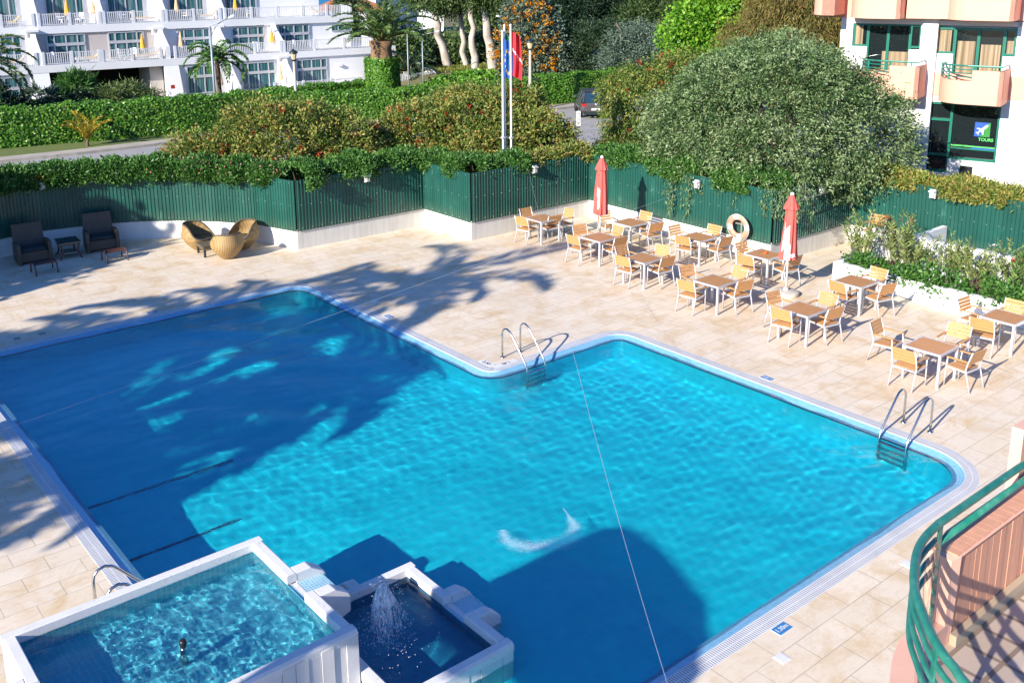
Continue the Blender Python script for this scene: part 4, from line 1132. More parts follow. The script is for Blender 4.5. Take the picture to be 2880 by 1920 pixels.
def make_lounger():
    t = thing('sun_lounger', '', 'lounger'); f = MB(); f.box((0, 0, .28), (1.9, .62, .06))
    for x in (-.85, .0, .8):
        for y in (-.28, .28): f.box((x, y, .13), (.06, .05, .26))
    f.build('frame', m_bal, t)
    c_ = MB(); c_.box((-.25, 0, .36), (1.35, .56, .09)); c_.box((.68, 0, .56), (.68, .56, .09), rot=Matrix.Rotation(R(-42), 3, 'Y')); c_.build('cushion', m_lng, t); return t
def make_pchair():
    t = thing('garden_chair', '', 'chair'); f = MB(); f.box((0, 0, .42), (.48, .46, .05)); f.build('seat', m_bal, t)
    f = MB(); f.box((0, .24, .68), (.48, .05, .45)); f.build('backrest', m_bal, t)
    f = MB()
    for x in (-.21, .21):
        for y in (-.2, .22): f.box((x, y, .2), (.05, .05, .4))
        f.box((x, 0, .62), (.05, .44, .04))
    f.build('legs', m_bal, t); return t
lg = make_lounger(); pc = make_pchair(); lf = pf = True
for x, y, z, r, l in ((18.9, 1.0, R1, 0, 'cream cushioned lounger on the upper balcony at far left'), (18.7, -1.1, R2, 0, 'cream cushioned lounger on the middle balcony at far left'),
        (28.6, .8, R1, 180, 'lounger under a folded cushion on the second upper balcony'), (23.9, -1.2, R2, 0, 'yellow lounger at the right end of the shaded middle balcony'),
        (28.2, -1.3, R2, 0, 'yellow lounger at the right end of the recessed middle balcony'), (33.6, .9, R1, 0, 'lounger on the upper balcony behind the street lamp'),
        (43.6, .8, R1, 180, 'lounger on the long upper terrace near its right end'), (43.4, -5.2, R3, 0, 'yellow lounger on the ground terrace, left one'), (45.6, -5.0, R3, 0, 'yellow lounger on the ground terrace beside ivy palm')):
    o = lg if lf else copy_tree(lg); lf = False
    o.location = onb(x, y, z); o.rotation_euler.z = R(r-6); tag(o, l, group='loungers on the white balconies')
for x, y, z, r, l in ((22.6, .9, R1, 40, 'white garden chair left on the second upper balcony'), (23.9, .7, R1, -60, 'white garden chair right of the parasol on the second upper balcony'),
        (17.9, .6, R1, 90, 'white garden chair beside the lounger at far left above'), (27.0, .9, R1, 20, 'white garden chair on the third upper balcony'), (32.0, .6, R1, 200, 'white garden chair on the fourth upper balcony'),
        (37.3, .9, R1, 60, 'white garden chair left of the lamp head on the upper balcony'), (21.6, -1.2, R2, 100, 'white garden chair in the shaded middle balcony'), (26.3, -1.3, R2, 80, 'white garden chair left in the recessed balcony'),
        (27.1, -1.2, R2, -80, 'white garden chair right in the recessed balcony'), (32.4, -1.1, R2, 30, 'white garden chair above the thin palm crown'), (37.0, -1.2, R2, 120, 'white garden chair left under the yellow parasol'),
        (39.9, -1.3, R2, -100, 'white garden chair right of the yellow parasol'), (48.6, -5.4, R3, 0, 'white garden chair on the end terrace'), (42.2, -5.4, R3, 60, 'white garden chair left on the ground terrace')):
    o = pc if pf else copy_tree(pc); pf = False
    o.location = onb(x, y, z); o.rotation_euler.z = R(r); tag(o, l, group='white garden chairs on the balconies')

# distant red-roofed white houses by the sea
m_roof = MAT('terracotta', (.46, .17, .07), .8, 0, .25, 3)
def house(x, y, z, w, d, h, rz, label):
    t = thing('small_house', label, 'house', (x, y, z), rz, 'white houses with terracotta roofs near the sea')
    MB().box((0, 0, h/2), (w, d, h)).build('wall', m_bw, t)
    MB().add([(-w/2-.3, -d/2-.3, h), (w/2+.3, -d/2-.3, h), (w/2+.3, d/2+.3, h), (-w/2-.3, d/2+.3, h), (-w/4, 0, h+1.4), (w/4, 0, h+1.4)], [(0,1,5,4), (1,2,5), (2,3,4,5), (3,0,4), (3,2,1,0)]).build('roof', m_roof, t)
    MB().box((0, -d/2-.01, h*.5), (1.1, .06, 1.0)).build('window', m_wg, t)
house(72, 120, hgt(72, 120)-.5, 9, 7, 5.6, R(-20), 'white house with terracotta roof left behind the palm crown')
house(79, 124, hgt(79, 124)-.5, 8, 8, 7.4, R(10), 'white house with terracotta roof right behind the palm fronds')
house(103, 150, hgt(103, 150)-.5, 10, 8, 8.4, R(-30), 'white house peeping out left of the tall eucalyptus crowns')

# ------------------------------------------------------------------ pink and white building at the right
m_pink = MAT('salmon_paint', (.80, .42, .30), .7, 0, .08, .8, .15, 20)
m_gfr = MAT('green_window_frame', (.008, .16, .105), .35, 0, .1, 5)
m_grail = MAT('green_painted_tube', (.010, .150, .105), .32, .1, .3, 6, .2, 30, col2=(.03, .26, .19))
m_gl2, nt, b = new_mat('dark_window_glass'); b.inputs['Base Color'].default_value = (.012, .018, .02, 1); b.inputs['Roughness'].default_value = .03; b.inputs['Specular IOR Level'].default_value = 1.0
m_curt, nt, b = new_mat('beige_curtain'); c = coord(nt)
nt.links.new(ramp(nt, noise(nt, 9, 2, mapping(nt, c, (1, 1, .02))), [(.35, (.16, .115, .065)), (.65, (.42, .32, .20))]), b.inputs['Base Color']); b.inputs['Roughness'].default_value = .25
HB = thing('hotel_wing', 'white and salmon hotel wing with curved balconies at the right edge', 'building', (36.63, 10.09, 0), R(105.4))
# local x = along the facade to the left (away), local -y... facade faces local +y
def hb(mb, s0, s1, y0, y1, z0, z1): mb.box(((s0+s1)/2, (y0+y1)/2, (z0+z1)/2), (abs(s1-s0), abs(y1-y0), z1-z0)); return mb
w = MB()
hb(w, 11.4, 8.5, -8, 0, 0, 3.95); hb(w, 11.4, 8.5, -8, -.0, 6.55, 9)
# facade with real openings: columns and spandrels
hb(w, 8.5, 8.12, -.3, 0, 0, 3.95); hb(w, 5.77, -8, -8, 0, 0, 3.95); hb(w, 7.31, 5.77, -.3, 0, 0, 1.70); hb(w, 8.12, 7.31, -.3, 0, 0, 1.18); hb(w, 8.12, 5.77, -.3, 0, 3.70, 3.95)
hb(w, 8.5, 5.77, -8, -.32, 0, 3.95)
hb(w, 11.4, 10.96, -.3, 0, 4.6, 6.55); hb(w, 8.58, 7.98+.13, -.3, .04, 4.6, 6.55); hb(w, 10.96, 10.42, -.3, 0, 4.6, 5.55); hb(w, 8.95, 8.58, -.3, 0, 4.6, 5.5)
hb(w, 8.11, 7.47, -.3, 0, 4.6, 5.4); hb(w, 5.9, 5.53, -.3, 0, 4.6, 5.38); hb(w, 5.53, 2.6, -.3, 0, 4.6, 6.55); hb(w, 11.4, -8, -8, -.32, 3.95, 9)
hb(w, 10.96, 2.6, -.3, 0, 6.38, 6.55)
hb(w, 8.5, 8.0, 0, .18, 0, 6.6)
w.build('wall', m_white, HB)
w = MB(); hb(w, 11.45, -8, -.28, .05, 3.95, 4.72); w.build('salmon_band', m_pink, HB)
def parapet(s0, s1, z0, z1, lowz, depth_=1.25, mirror=False, cut=.45, n=10, name='balcony_parapet'):
    """curved end at s1 (left as seen); the curved part has a low wall and open rails"""
    t_ = MB(); th = .14
    L = s1-s0; rc_ = 1.0
    path = [(s0, 0), (s0, depth_)] + [(s0+L*cut, depth_)]
    pc_ = [(s0+L*cut, depth_)]
    for k in range(n+1):
        a = PI/2*k/n; pc_.append((s1-rc_+rc_*math.sin(a), depth_-rc_+rc_*math.cos(a)))
    pc_ += [(s1, 0)]
    def wl(P, za, zb):
        for i in range(len(P)-1):
            a = Vector(P[i]); b_ = Vector(P[i+1]); d = b_-a
            if d.length < 1e-4: continue
            d.normalize(); nr = Vector((d.y, -d.x))*th
            if nr.dot(Vector(((s0+s1)/2, 0))-a) < 0: nr = -nr
            e = .0 if i else .0
            q = [a, b_, b_+nr, a+nr]
            vs = [(p.x, p.y, z) for z in (za, zb) for p in q]
            t_.add(vs, [(0,1,2,3), (7,6,5,4), (0,4,5,1), (1,5,6,2), (2,6,7,3), (3,7,4,0)])
    wl(path, z0, z1); wl(pc_, z0+.0, lowz)
    poly = path[:2] + pc_
    sl = MB().prism([(p[0]*.999+.004, p[1]*.995) for p in poly], z0+.03, z0+.2)
    t_.v += [tuple(v) for v in sl.v]; o_ = len(t_.v)-len(sl.v); t_.f += [tuple(i+o_ for i in f) for f in sl.f]; t_.m += sl.m
    pr = t_.build(name, m_pink, HB)
    r = MB(); top = z1+.14
    allp = [(s0+.06, .1), (s0+.06, depth_-.07)] + [(p[0] - (.07 if i > n-2 else 0), p[1]-.07) for i, p in enumerate(pc_)]
    r.tube([(p[0], p[1], top) for p in allp], .03, 8)
    for k in range(1, 4):
        zz = lowz+(top-lowz)*k/4; r.tube([(p[0], p[1]-.07, zz) for p in pc_], .02, 6)
    for p in (pc_[0], pc_[n//2], pc_[-2]): r.box((p[0], p[1]-.07, (lowz+top)/2), (.05, .03, top-lowz))
    r.box((s0+.3, depth_-.07, z1+.07), (.04, .03, .14))
    r.build('balcony_rail', m_grail, pr, 'auto')
parapet(5.60, 7.75, 3.83, 4.98, 4.62)
parapet(8.25, 10.45, 3.9, 5.02, 4.66)
parapet(5.50, 7.70, 6.62, 7.8, 7.4); parapet(9.05, 10.95, 6.62, 7.8, 7.4); parapet(11.3, 12.3, 6.7, 7.8, 7.3)
w = MB(); hb(w, 9.0, 7.6, 0, .6, 6.62, 7.8); hb(w, 12.2, -8, -.3, .02, 6.58, 9); w.build('salmon_band', m_pink, HB)
def hwin(s0, s1, z0, z1, mull, cz=None, door=None, curtain=True):
    f = MB(); y = -.12; fw_ = .07
    hb(f, s0, s1, y-.03, y+.05, z1-fw_, z1)
    zlow = lambda s: z0
    for s in [s0-fw_/2, s1+fw_/2]: f.box((s, y, (z0+z1)/2), (fw_, .09, z1-z0))
    if door:
        hb(f, s0, door[0], y-.03, y+.05, z0, z0+fw_); hb(f, door[1], s1, y-.03, y+.05, z0, z0+fw_)
        for s in mull: f.box((s, y+.01, (door[2]+z1)/2), (.10, .10, z1-door[2]))
    else:
        hb(f, s0, s1, y-.03, y+.05, z0, z0+fw_)
        for s in mull: f.box((s, y, (z0+z1)/2), (.09, .09, z1-z0))
    fr = f.build('window', m_gfr, HB)
    g = MB(); hb(g, s0, s1, y-.012, y-.005, z0, z1)
    if door: hb(g, door[0], door[1], y-.014, y-.006, door[2], z0+.02)
    g.build('pane', m_gl2, fr)
    return fr
fr1 = hwin(10.96, 8.58, 5.55, 6.38, [10.42, 9.71, 8.95], door=(10.42, 8.95, 4.4))
fr2 = hwin(8.11, 5.54, 5.40, 6.30, [7.47, 6.71, 5.90], door=(7.47, 5.90, 4.4))
# curtains hang just in front of the dark room glass as lit cloth seen through the panes
def curtain(s0, s1, z0, z1, fr):
    m = MB(); n = int(abs(s1-s0)/.05); y = -.118
    vs = []
    for k in range(n+1):
        s = s0+(s1-s0)*k/n; yy = y+.006*math.sin(k*1.7); vs += [(s, yy, z0), (s, yy, z1)]
    m.add(vs, [(2*k, 2*k+2, 2*k+3, 2*k+1) for k in range(n)]); m.build('curtain', m_curt, fr, True)
curtain(10.90, 10.62, 5.6, 6.32, fr1); curtain(9.9, 9.0, 4.5, 5.4, fr1)
curtain(8.05, 7.6, 5.45, 6.25, fr2); curtain(7.38, 6.8, 4.5, 5.85, fr2); curtain(6.62, 6.0, 4.5, 5.75, fr2); curtain(5.82, 5.6, 5.45, 5.9, fr2)
f = MB(); y = -.1
for s in (8.08, 7.33): f.box((s, y, 2.44), (.09, .1, 2.52))
f.box((7.7, y, 3.08), (.66, .1, .09)).box((7.7, y, 3.66), (.66, .1, .08)).box((7.7, y, 1.82), (.66, .1, .08)).box((7.7, y, 1.23), (.66, .1, .10))
d_ = f.build('shop_door', m_gfr, HB); MB().box((7.7, -.13, 2.44), (.7, .01, 2.5)).build('pane', m_gl2, d_)
f = MB(); f.box((5.81, y, 2.7), (.07, .1, 2.0)).box((6.55, y, 3.66), (1.5, .1, .08)).box((6.55, y, 1.74), (1.5, .1, .08)).box((6.55, y, 2.1), (1.48, .05, .05))
d_ = f.build('shop_window', m_gfr, HB); MB().box((6.56, -.13, 2.7), (1.5, .01, 1.98)).build('pane', m_gl2, d_)
m_lgr = MAT('sign_green', (.09, .52, .12), .4); m_lbl = MAT('sign_deep_blue', (.02, .10, .50), .4)
sg = MB().box((6.30, -.088, 2.82), (.50, .01, .50)); s_ = sg.build('shop_sign', m_lbl, HB)
g = MB(); g.add([(6.05, -.08, 2.57), (6.05, -.08, 3.07), (6.10, -.08, 3.07), (6.36, -.08, 2.57)], [(0,1,2,3), (3,2,1,0)]); g.build('green_field', m_lgr, s_)
pl = [(-.19,.02),(-.17,.06),(-.03,.05),(.10,.17),(.16,.19),(.19,.16),(.17,.10),(.05,-.02),(.06,-.17),(.02,-.18),(-.04,-.07),(-.11,-.13),(-.10,-.19),(-.13,-.20),(-.16,-.14),(-.21,-.12),(-.20,-.09),(-.14,-.09),(-.08,-.02)]
pv = [Vector((p[0], p[1], 0)) for p in pl]; tr = tessellate_polygon([pv])
g = MB(); g.add([(6.30-p[0], -.072, 2.82+p[1]) for p in pl], [tuple(t_) for t_ in tr]+[tuple(t_)[::-1] for t_ in tr]); g.build('plane_emblem', m_txtw, s_)
txt('TOURS', .15, m_lgr, 'lettering', s_, (6.16, -.07, 2.47), (PI/2, 0, PI), bold=.006)
MB().box((6.55, -.085, 2.20), (1.45, .01, .05)).build('green_stripe', m_lgr, HB); MB().box((6.2, -.086, 2.13), (.8, .01, .07)).build('blue_stripe', m_lbl, HB)
MB().box((6.68, .01, 1.32), (.42, .03, .36)).build('vent_hatch', m_dark, HB)
MB().box((5.35, .02, 2.7), (.14, .05, .16)).build('socket_box', m_plast, HB)
f = MB(); f.box((4.15, y, 2.5), (.08, .1, 2.6)).box((3.5, y, 3.76), (1.3, .1, .08)); 
hb(f, 4.2, 2.9, -.1, .01, 1.2, 1.3); f.build('window', m_gfr, HB)
MB().box((3.55, .004, 2.5), (1.2, .012, 2.4)).build('pane', m_gl2, HB)
# ------------------------------------------------------------------ foliage
DENS, LSC, WSC = 1.5, 1.15, 1.7
def leaf_mat(name, cols, rough=.55, trans=.25, back=None):
    """cols: dark, mid, light tone; every leaf takes its own tone"""
    m, nt, b = new_mat(name)
    at = nd(nt, 'ShaderNodeAttribute', attribute_name='tone')
    col = ramp(nt, at.outputs['Fac'], [(0.0, cols[0]), (.5, cols[1]), (1.0, cols[2])])
    nt.links.new(col, b.inputs['Base Color']); b.inputs['Roughness'].default_value = rough
    b.inputs['Specular IOR Level'].default_value = .35
    tr = nd(nt, 'ShaderNodeBsdfTranslucent'); nt.links.new(col, tr.inputs['Color'])
    mx = nd(nt, 'ShaderNodeMixShader'); mx.inputs[0].default_value = trans
    out = [n for n in nt.nodes if n.type == 'OUTPUT_MATERIAL'][0]
    nt.links.new(b.outputs[0], mx.inputs[1]); nt.links.new(tr.outputs[0], mx.inputs[2]); nt.links.new(mx.outputs[0], out.inputs[0])
    return m
def leaves(name, P, D, L, Wd, tone, mat, parent=None, loc=None, bend=.25, side=None):
    """P centres, D leaf directions, L lengths, Wd widths: one folded quad per leaf"""
    P = np.asarray(P, float); D = np.asarray(D, float); n = len(P)
    D /= np.linalg.norm(D, axis=1)[:, None]+1e-9
    if side is None: side = RNG.normal(size=(n, 3))
    S = np.cross(D, side); S /= np.linalg.norm(S, axis=1)[:, None]+1e-9
    N = np.cross(S, D)
    L = np.broadcast_to(L, n)[:, None]; Wd = np.broadcast_to(Wd, n)[:, None]
    a = P; b_ = P+D*L*.5+S*Wd*.5+N*L*bend*.12; c_ = P+D*L-N*L*bend*.3; d = P+D*L*.5-S*Wd*.5+N*L*bend*.12
    V = np.stack([a, b_, c_, d], 1).reshape(-1, 3)
    me = bpy.data.meshes.new(name)
    me.vertices.add(4*n); me.vertices.foreach_set('co', V.ravel())
    me.loops.add(4*n); me.loops.foreach_set('vertex_index', np.arange(4*n, dtype=np.int32))
    me.polygons.add(n); me.polygons.foreach_set('loop_start', np.arange(0, 4*n, 4, dtype=np.int32)); me.polygons.foreach_set('loop_total', np.full(n, 4, dtype=np.int32))
    me.materials.append(mat)
    at = me.attributes.new('tone', 'FLOAT', 'FACE'); at.data.foreach_set('value', np.clip(tone, 0, 1).astype(np.float32))
    me.update(calc_edges=True)
    o = bpy.data.objects.new(name, me); COL.objects.link(o)
    if parent is not None: o.parent = parent
    if loc is not None: o.location = loc
    return o
def unit(n):
    v = RNG.normal(size=(n, 3)); return v/np.linalg.norm(v, axis=1)[:, None]
def crown_points(ells, nclump, per, spread, inner=.25, top=True):
    """clumps of leaves through the outer shell of a set of ellipsoids"""
    vol = np.array([e[1][0]*e[1][1]*e[1][2] for e in ells])**(2/3); vol /= vol.sum()
    C = []; O = []
    for e, v in zip(ells, vol):
        k = max(1, int(nclump*v)); u = unit(k)
        r = np.where(RNG.random(k) < inner, RNG.uniform(.35, .8, k), RNG.uniform(.82, 1.05, k))
        c = np.array(e[0])+u*np.array(e[1])*r[:, None]
        keep = np.ones(k, bool)
        for e2 in ells:
            if e2 is e: continue
            q = (c-np.array(e2[0]))/np.array(e2[1]); keep &= (q**2).sum(1) > .55
        C.append(c[keep]); O.append((u/np.array(e[1]))[keep])
    C = np.concatenate(C); O = np.concatenate(O); O /= np.linalg.norm(O, axis=1)[:, None]
    idx = np.repeat(np.arange(len(C)), per); n = len(idx)
    sc = RNG.uniform(.6, 1.4, len(C))[idx][:, None]
    P = C[idx]+RNG.normal(size=(n, 3))*spread*sc
    ct = RNG.normal(size=len(C))[idx]
    return P, O[idx], ct
def crown(name, ells, nclump, per, spread, L, Wd, mat, parent, droop=0.0, out=.7, inner=.25, tmean=.5, tvar=.16, cvar=.14, zmin=None, bend=.25):
    nclump = int(nclump*DENS); P, O, ct = crown_points(ells, nclump, per, spread, inner); L = L*LSC; Wd = Wd*WSC
    if zmin is not None: k = P[:, 2] > zmin; P, O, ct = P[k], O[k], ct[k]
    n = len(P); D = O*out+unit(n)*.9; D[:, 2] -= droop
    tone = tmean+RNG.normal(size=n)*tvar+ct*cvar
    return leaves(name, P, D, L*RNG.uniform(.7, 1.3, n), Wd*RNG.uniform(.7, 1.3, n), tone, mat, parent, bend=bend)
m_bark = MAT('brown_bark', (.16, .11, .075), .9, 0, .4, 4, .8, 18, stretch=(1, 1, .3))
m_gum = MAT('pale_gum_bark', (.58, .52, .46), .8, 0, .3, 2.5, .3, 12, col2=(.30, .24, .18), stretch=(1, 1, .35))
def limb(mb, a, b_, r0, r1, wob=.12, n=6, seed=0):
    rnd = random.Random(seed); a = Vector(a); b_ = Vector(b_); pts = []; L = (b_-a).length
    for k in range(n+1):
        f = k/n; p = a.lerp(b_, f)
        if 0 < k < n: p += Vector((rnd.uniform(-1, 1), rnd.uniform(-1, 1), rnd.uniform(-.4, .4)))*wob*L*.25
        pts.append(p)
    mb.tube(pts, [r0+(r1-r0)*k/n for k in range(n+1)], 8)
    return pts
def tree(name, label, x, y, z, ells, trunks, mat, nclump, per, spread, L, Wd, bark=None, group=None, cat='tree', **kw):
    t = thing(name, label, cat, (x, y, z), 0, group)
    mb = MB()
    for i, (a, b_, r0, r1) in enumerate(trunks): limb(mb, a, b_, r0, r1, seed=i+int(x*7))
    mb.build('trunk', bark or m_bark, t, True)
    crown('crown', ells, nclump, per, spread, L, Wd, mat, t, **kw)
    return t
ml_oliv = leaf_mat('silver_leaves', [(.025, .075, .018), (.13, .21, .07), (.31, .39, .19)], .5, .2)
ml_lime = leaf_mat('lime_leaves', [(.03, .12, .008), (.14, .34, .025), (.32, .50, .05)], .45, .3)
ml_dark = leaf_mat('dark_leaves', [(.006, .022, .012), (.02, .05, .022), (.05, .09, .035)], .5, .15)
ml_mid = leaf_mat('green_leaves', [(.015, .07, .012), (.075, .20, .035), (.20, .36, .09)], .45, .25)
ml_gum = leaf_mat('gum_leaves', [(.018, .05, .014), (.09, .15, .04), (.22, .27, .09)], .5, .2)
ml_grey = leaf_mat('grey_green_leaves', [(.03, .06, .045), (.11, .165, .115), (.24, .30, .20)], .6, .15)
ml_ivy = leaf_mat('ivy_leaves', [(.012, .07, .006), (.085, .24, .022), (.28, .46, .07)], .35, .25)
ml_bot = leaf_mat('bottlebrush_leaves', [(.03, .08, .012), (.20, .28, .05), (.48, .34, .10)], .5, .25)
ml_brn = leaf_mat('brownish_needles', [(.06, .045, .012), (.19, .17, .04), (.28, .17, .06)], .7, .2)
ml_red = leaf_mat('red_brushes', [(.28, .012, .008), (.50, .03, .015), (.58, .12, .05)], .6, .3)
ml_orng = leaf_mat('orange_flowers', [(.50, .16, .005), (.72, .30, .01), (.80, .42, .03)], .6, .3)
ml_pink = leaf_mat('pink_flowers', [(.50, .10, .12), (.62, .22, .20), (.75, .45, .38)], .6, .3)
ml_wht = leaf_mat('white_flowers', [(.55, .55, .50), (.75, .75, .72), (.85, .85, .82)], .6, .2)
ml_palm = leaf_mat('palm_leaflets', [(.02, .07, .018), (.10, .18, .045), (.24, .34, .10)], .4, .15)
ml_pdk = leaf_mat('shaded_palm_leaflets', [(.008, .03, .018), (.02, .06, .03), (.05, .10, .045)], .4, .15)
ml_ypal = leaf_mat('yellow_palm_leaflets', [(.30, .22, .02), (.50, .38, .04), (.34, .32, .06)], .5, .3)
def flowers(parent, ells, n, mat, size, name='blossoms', per=14, spread=.04, stuff=True):
    P, O, ct = crown_points(ells, n, per, spread, 0.0)
    o = leaves(name, P, O+unit(len(P))*.8, size, size*.5, .5+RNG.normal(size=len(P))*.25, mat, parent)
    if stuff: o['kind'] = 'stuff'
    return o

# big silvery tree hanging over the fence
t = tree('silver_willow_tree', 'huge silvery grey-green tree hanging over the long sunlit fence', 26.9, 19.1, .9,
    [((.1, 0, 2.9), (3.0, 3.2, 2.3)), ((-1.1, 2.0, 2.1), (1.9, 1.9, 1.8)), ((1.1, -2.0, 2.2), (2.2, 2.0, 2.1)), ((-1.1, -.8, 1.9), (1.8, 2.2, 1.5)), ((.6, 3.0, 1.6), (1.9, 1.7, 1.9)), ((1.2, .8, 3.8), (2.2, 2.2, 1.6)), ((-.5, -1.2, 3.5), (1.8, 1.8, 1.5)), ((-1.0, 1.3, 3.4), (1.5, 1.5, 1.3))],
    [((0, 0, -.9), (.3, .2, 2.2), .28, .2), ((.2, .1, 1.2), (-1.4, 1.4, 3.2), .14, .05), ((.2, .1, 1.4), (1.7, -1.0, 4.0), .14, .05), ((.2, .1, 1.6), (-1.1, -1.4, 3.0), .12, .04), ((.2, .1, 1.4), (1.0, 1.6, 4.2), .12, .04), ((0, 0, .6), (.4, 2.6, 2.6), .12, .04)],
    ml_oliv, 2700, 50, .14, .10, .026, droop=.35, inner=.15, tmean=.52, tvar=.22, cvar=.27, group=None, out=.75, zmin=.55)
# hanging tips over the fence
P = []; D = []
for k in range(70):
    y = RNG.uniform(-3.3, 2.6) if k > 10 else RNG.uniform(.6, 1.6); x = -2.75+RNG.uniform(-.35, .3) - (.25 if k < 10 else 0); z0 = RNG.uniform(1.1, 1.8); Ln = RNG.uniform(.3, 1.0) if k > 10 else RNG.uniform(.9, 1.5)
    for j in range(int(Ln*75)):
        f = RNG.random(); P.append((x+.12*math.sin(f*3+k)+RNG.normal()*.07*(1.2-f), y+RNG.normal()*.08*(1.3-f), z0-Ln*f)); D.append((RNG.normal()*.5, RNG.normal()*.5, -.9))
leaves('hanging_branches', P, D, .10, .03, .6+RNG.normal(size=len(P))*.2, ml_oliv, t)

def shrub(name, label, x, y, z, ells, mat, nclump, per, spread, L, Wd, flw=None, cat='shrub', group=None, stems=6, **kw):
    t = thing(name, label, cat, (x, y, z), 0, group)
    mb = MB(); rnd = random.Random(int(x*10+y))
    for k in range(stems):
        e = ells[k % len(ells)]; limb(mb, (rnd.uniform(-.2, .2)+e[0][0]*.4, rnd.uniform(-.2, .2)+e[0][1]*.4, -.3), (e[0][0]+rnd.uniform(-.5, .5)*e[1][0], e[0][1]+rnd.uniform(-.5, .5)*e[1][1], e[0][2]+e[1][2]*.5), .05, .015, seed=k)
    mb.build('stems', m_bark, t, True)
    crown('foliage', ells, nclump, per, spread, L, Wd, mat, t, **kw)
    if flw: flowers(t, ells, *flw)
    return t
shrub('bottlebrush_shrub', 'large red-flowered bottlebrush shrub above the shaded corner fence run, left one', 16.2, 31.4, .8,
    [((0, 0, 1.3), (2.3, 1.9, 1.9)), ((-2.2, .3, .8), (1.6, 1.6, 1.5)), ((1.8, -.6, 1.2), (1.5, 1.6, 1.5)), ((-.9, .6, 2.1), (1.5, 1.4, 1.1)), ((-3.2, .9, 1.2), (1.1, 1.1, 1.1)), ((-3.9, 1.4, .6), (1.0, 1.0, .9)), ((-1.0, -.9, .8), (1.6, 1.3, 1.3)), ((1.2, -1.2, .7), (1.6, 1.2, 1.2))], ml_bot, 2600, 34, .13, .11, .032, (420, ml_red, .10, 'blossoms', 16, .035), out=.9, tmean=.5, tvar=.22, cvar=.16, group='red flowering bottlebrush shrubs')
shrub('bottlebrush_shrub', 'wide red-flowered bottlebrush shrub left of the flagpoles', 23.0, 29.6, .8,
    [((0, 0, 1.3), (2.6, 1.9, 1.75)), ((-1.9, 1.0, 1.3), (1.9, 1.5, 1.5)), ((1.9, -1.4, 1.0), (1.6, 1.5, 1.4)), ((2.6, .8, 1.6), (1.6, 1.5, 1.5)), ((.4, 1.2, 2.2), (1.9, 1.2, 1.0)), ((-.4, -1.6, .8), (2.2, 1.2, 1.2))], ml_bot, 2600, 34, .13, .11, .032, (420, ml_red, .10, 'blossoms', 16, .035), out=.9, tmean=.5, tvar=.2, cvar=.16, group='red flowering bottlebrush shrubs')
tree('bottlebrush_tree', 'drooping bottlebrush tree with red brushes, half hiding the parked car', 29.4, 26.6, .6,
    [((0, 0, 2.2), (1.7, 2.0, 2.0)), ((-.9, .2, .9), (1.5, 1.3, 1.2)), ((.9, -.9, 3.3), (1.5, 1.6, 1.4)), ((1.6, -1.8, 2.6), (1.6, 1.6, 1.6)), ((-.2, .9, 3.0), (1.2, 1.2, 1.0)), ((2.4, -2.6, 4.0), (1.3, 1.5, 1.0)), ((.2, .2, .7), (1.8, 1.7, 1.1))],
    [((0, 0, -.6), (.2, 0, 2.2), .14, .09), ((.1, 0, 1.2), (1.5, -1.5, 4.0), .08, .03), ((.1, 0, 1.4), (-.9, .8, 3.3), .06, .02)], ml_bot, 1500, 34, .14, .12, .026, droop=.9, out=.5, tmean=.38, tvar=.2, cvar=.15)
flowers(bpy.data.objects['bottlebrush_tree'], [((0, 0, 2.2), (1.8, 2.1, 2.1)), ((-.9, .2, 1.0), (1.5, 1.3, 1.3)), ((.9, -.9, 3.4), (1.5, 1.6, 1.4))], 90, ml_red, .09)

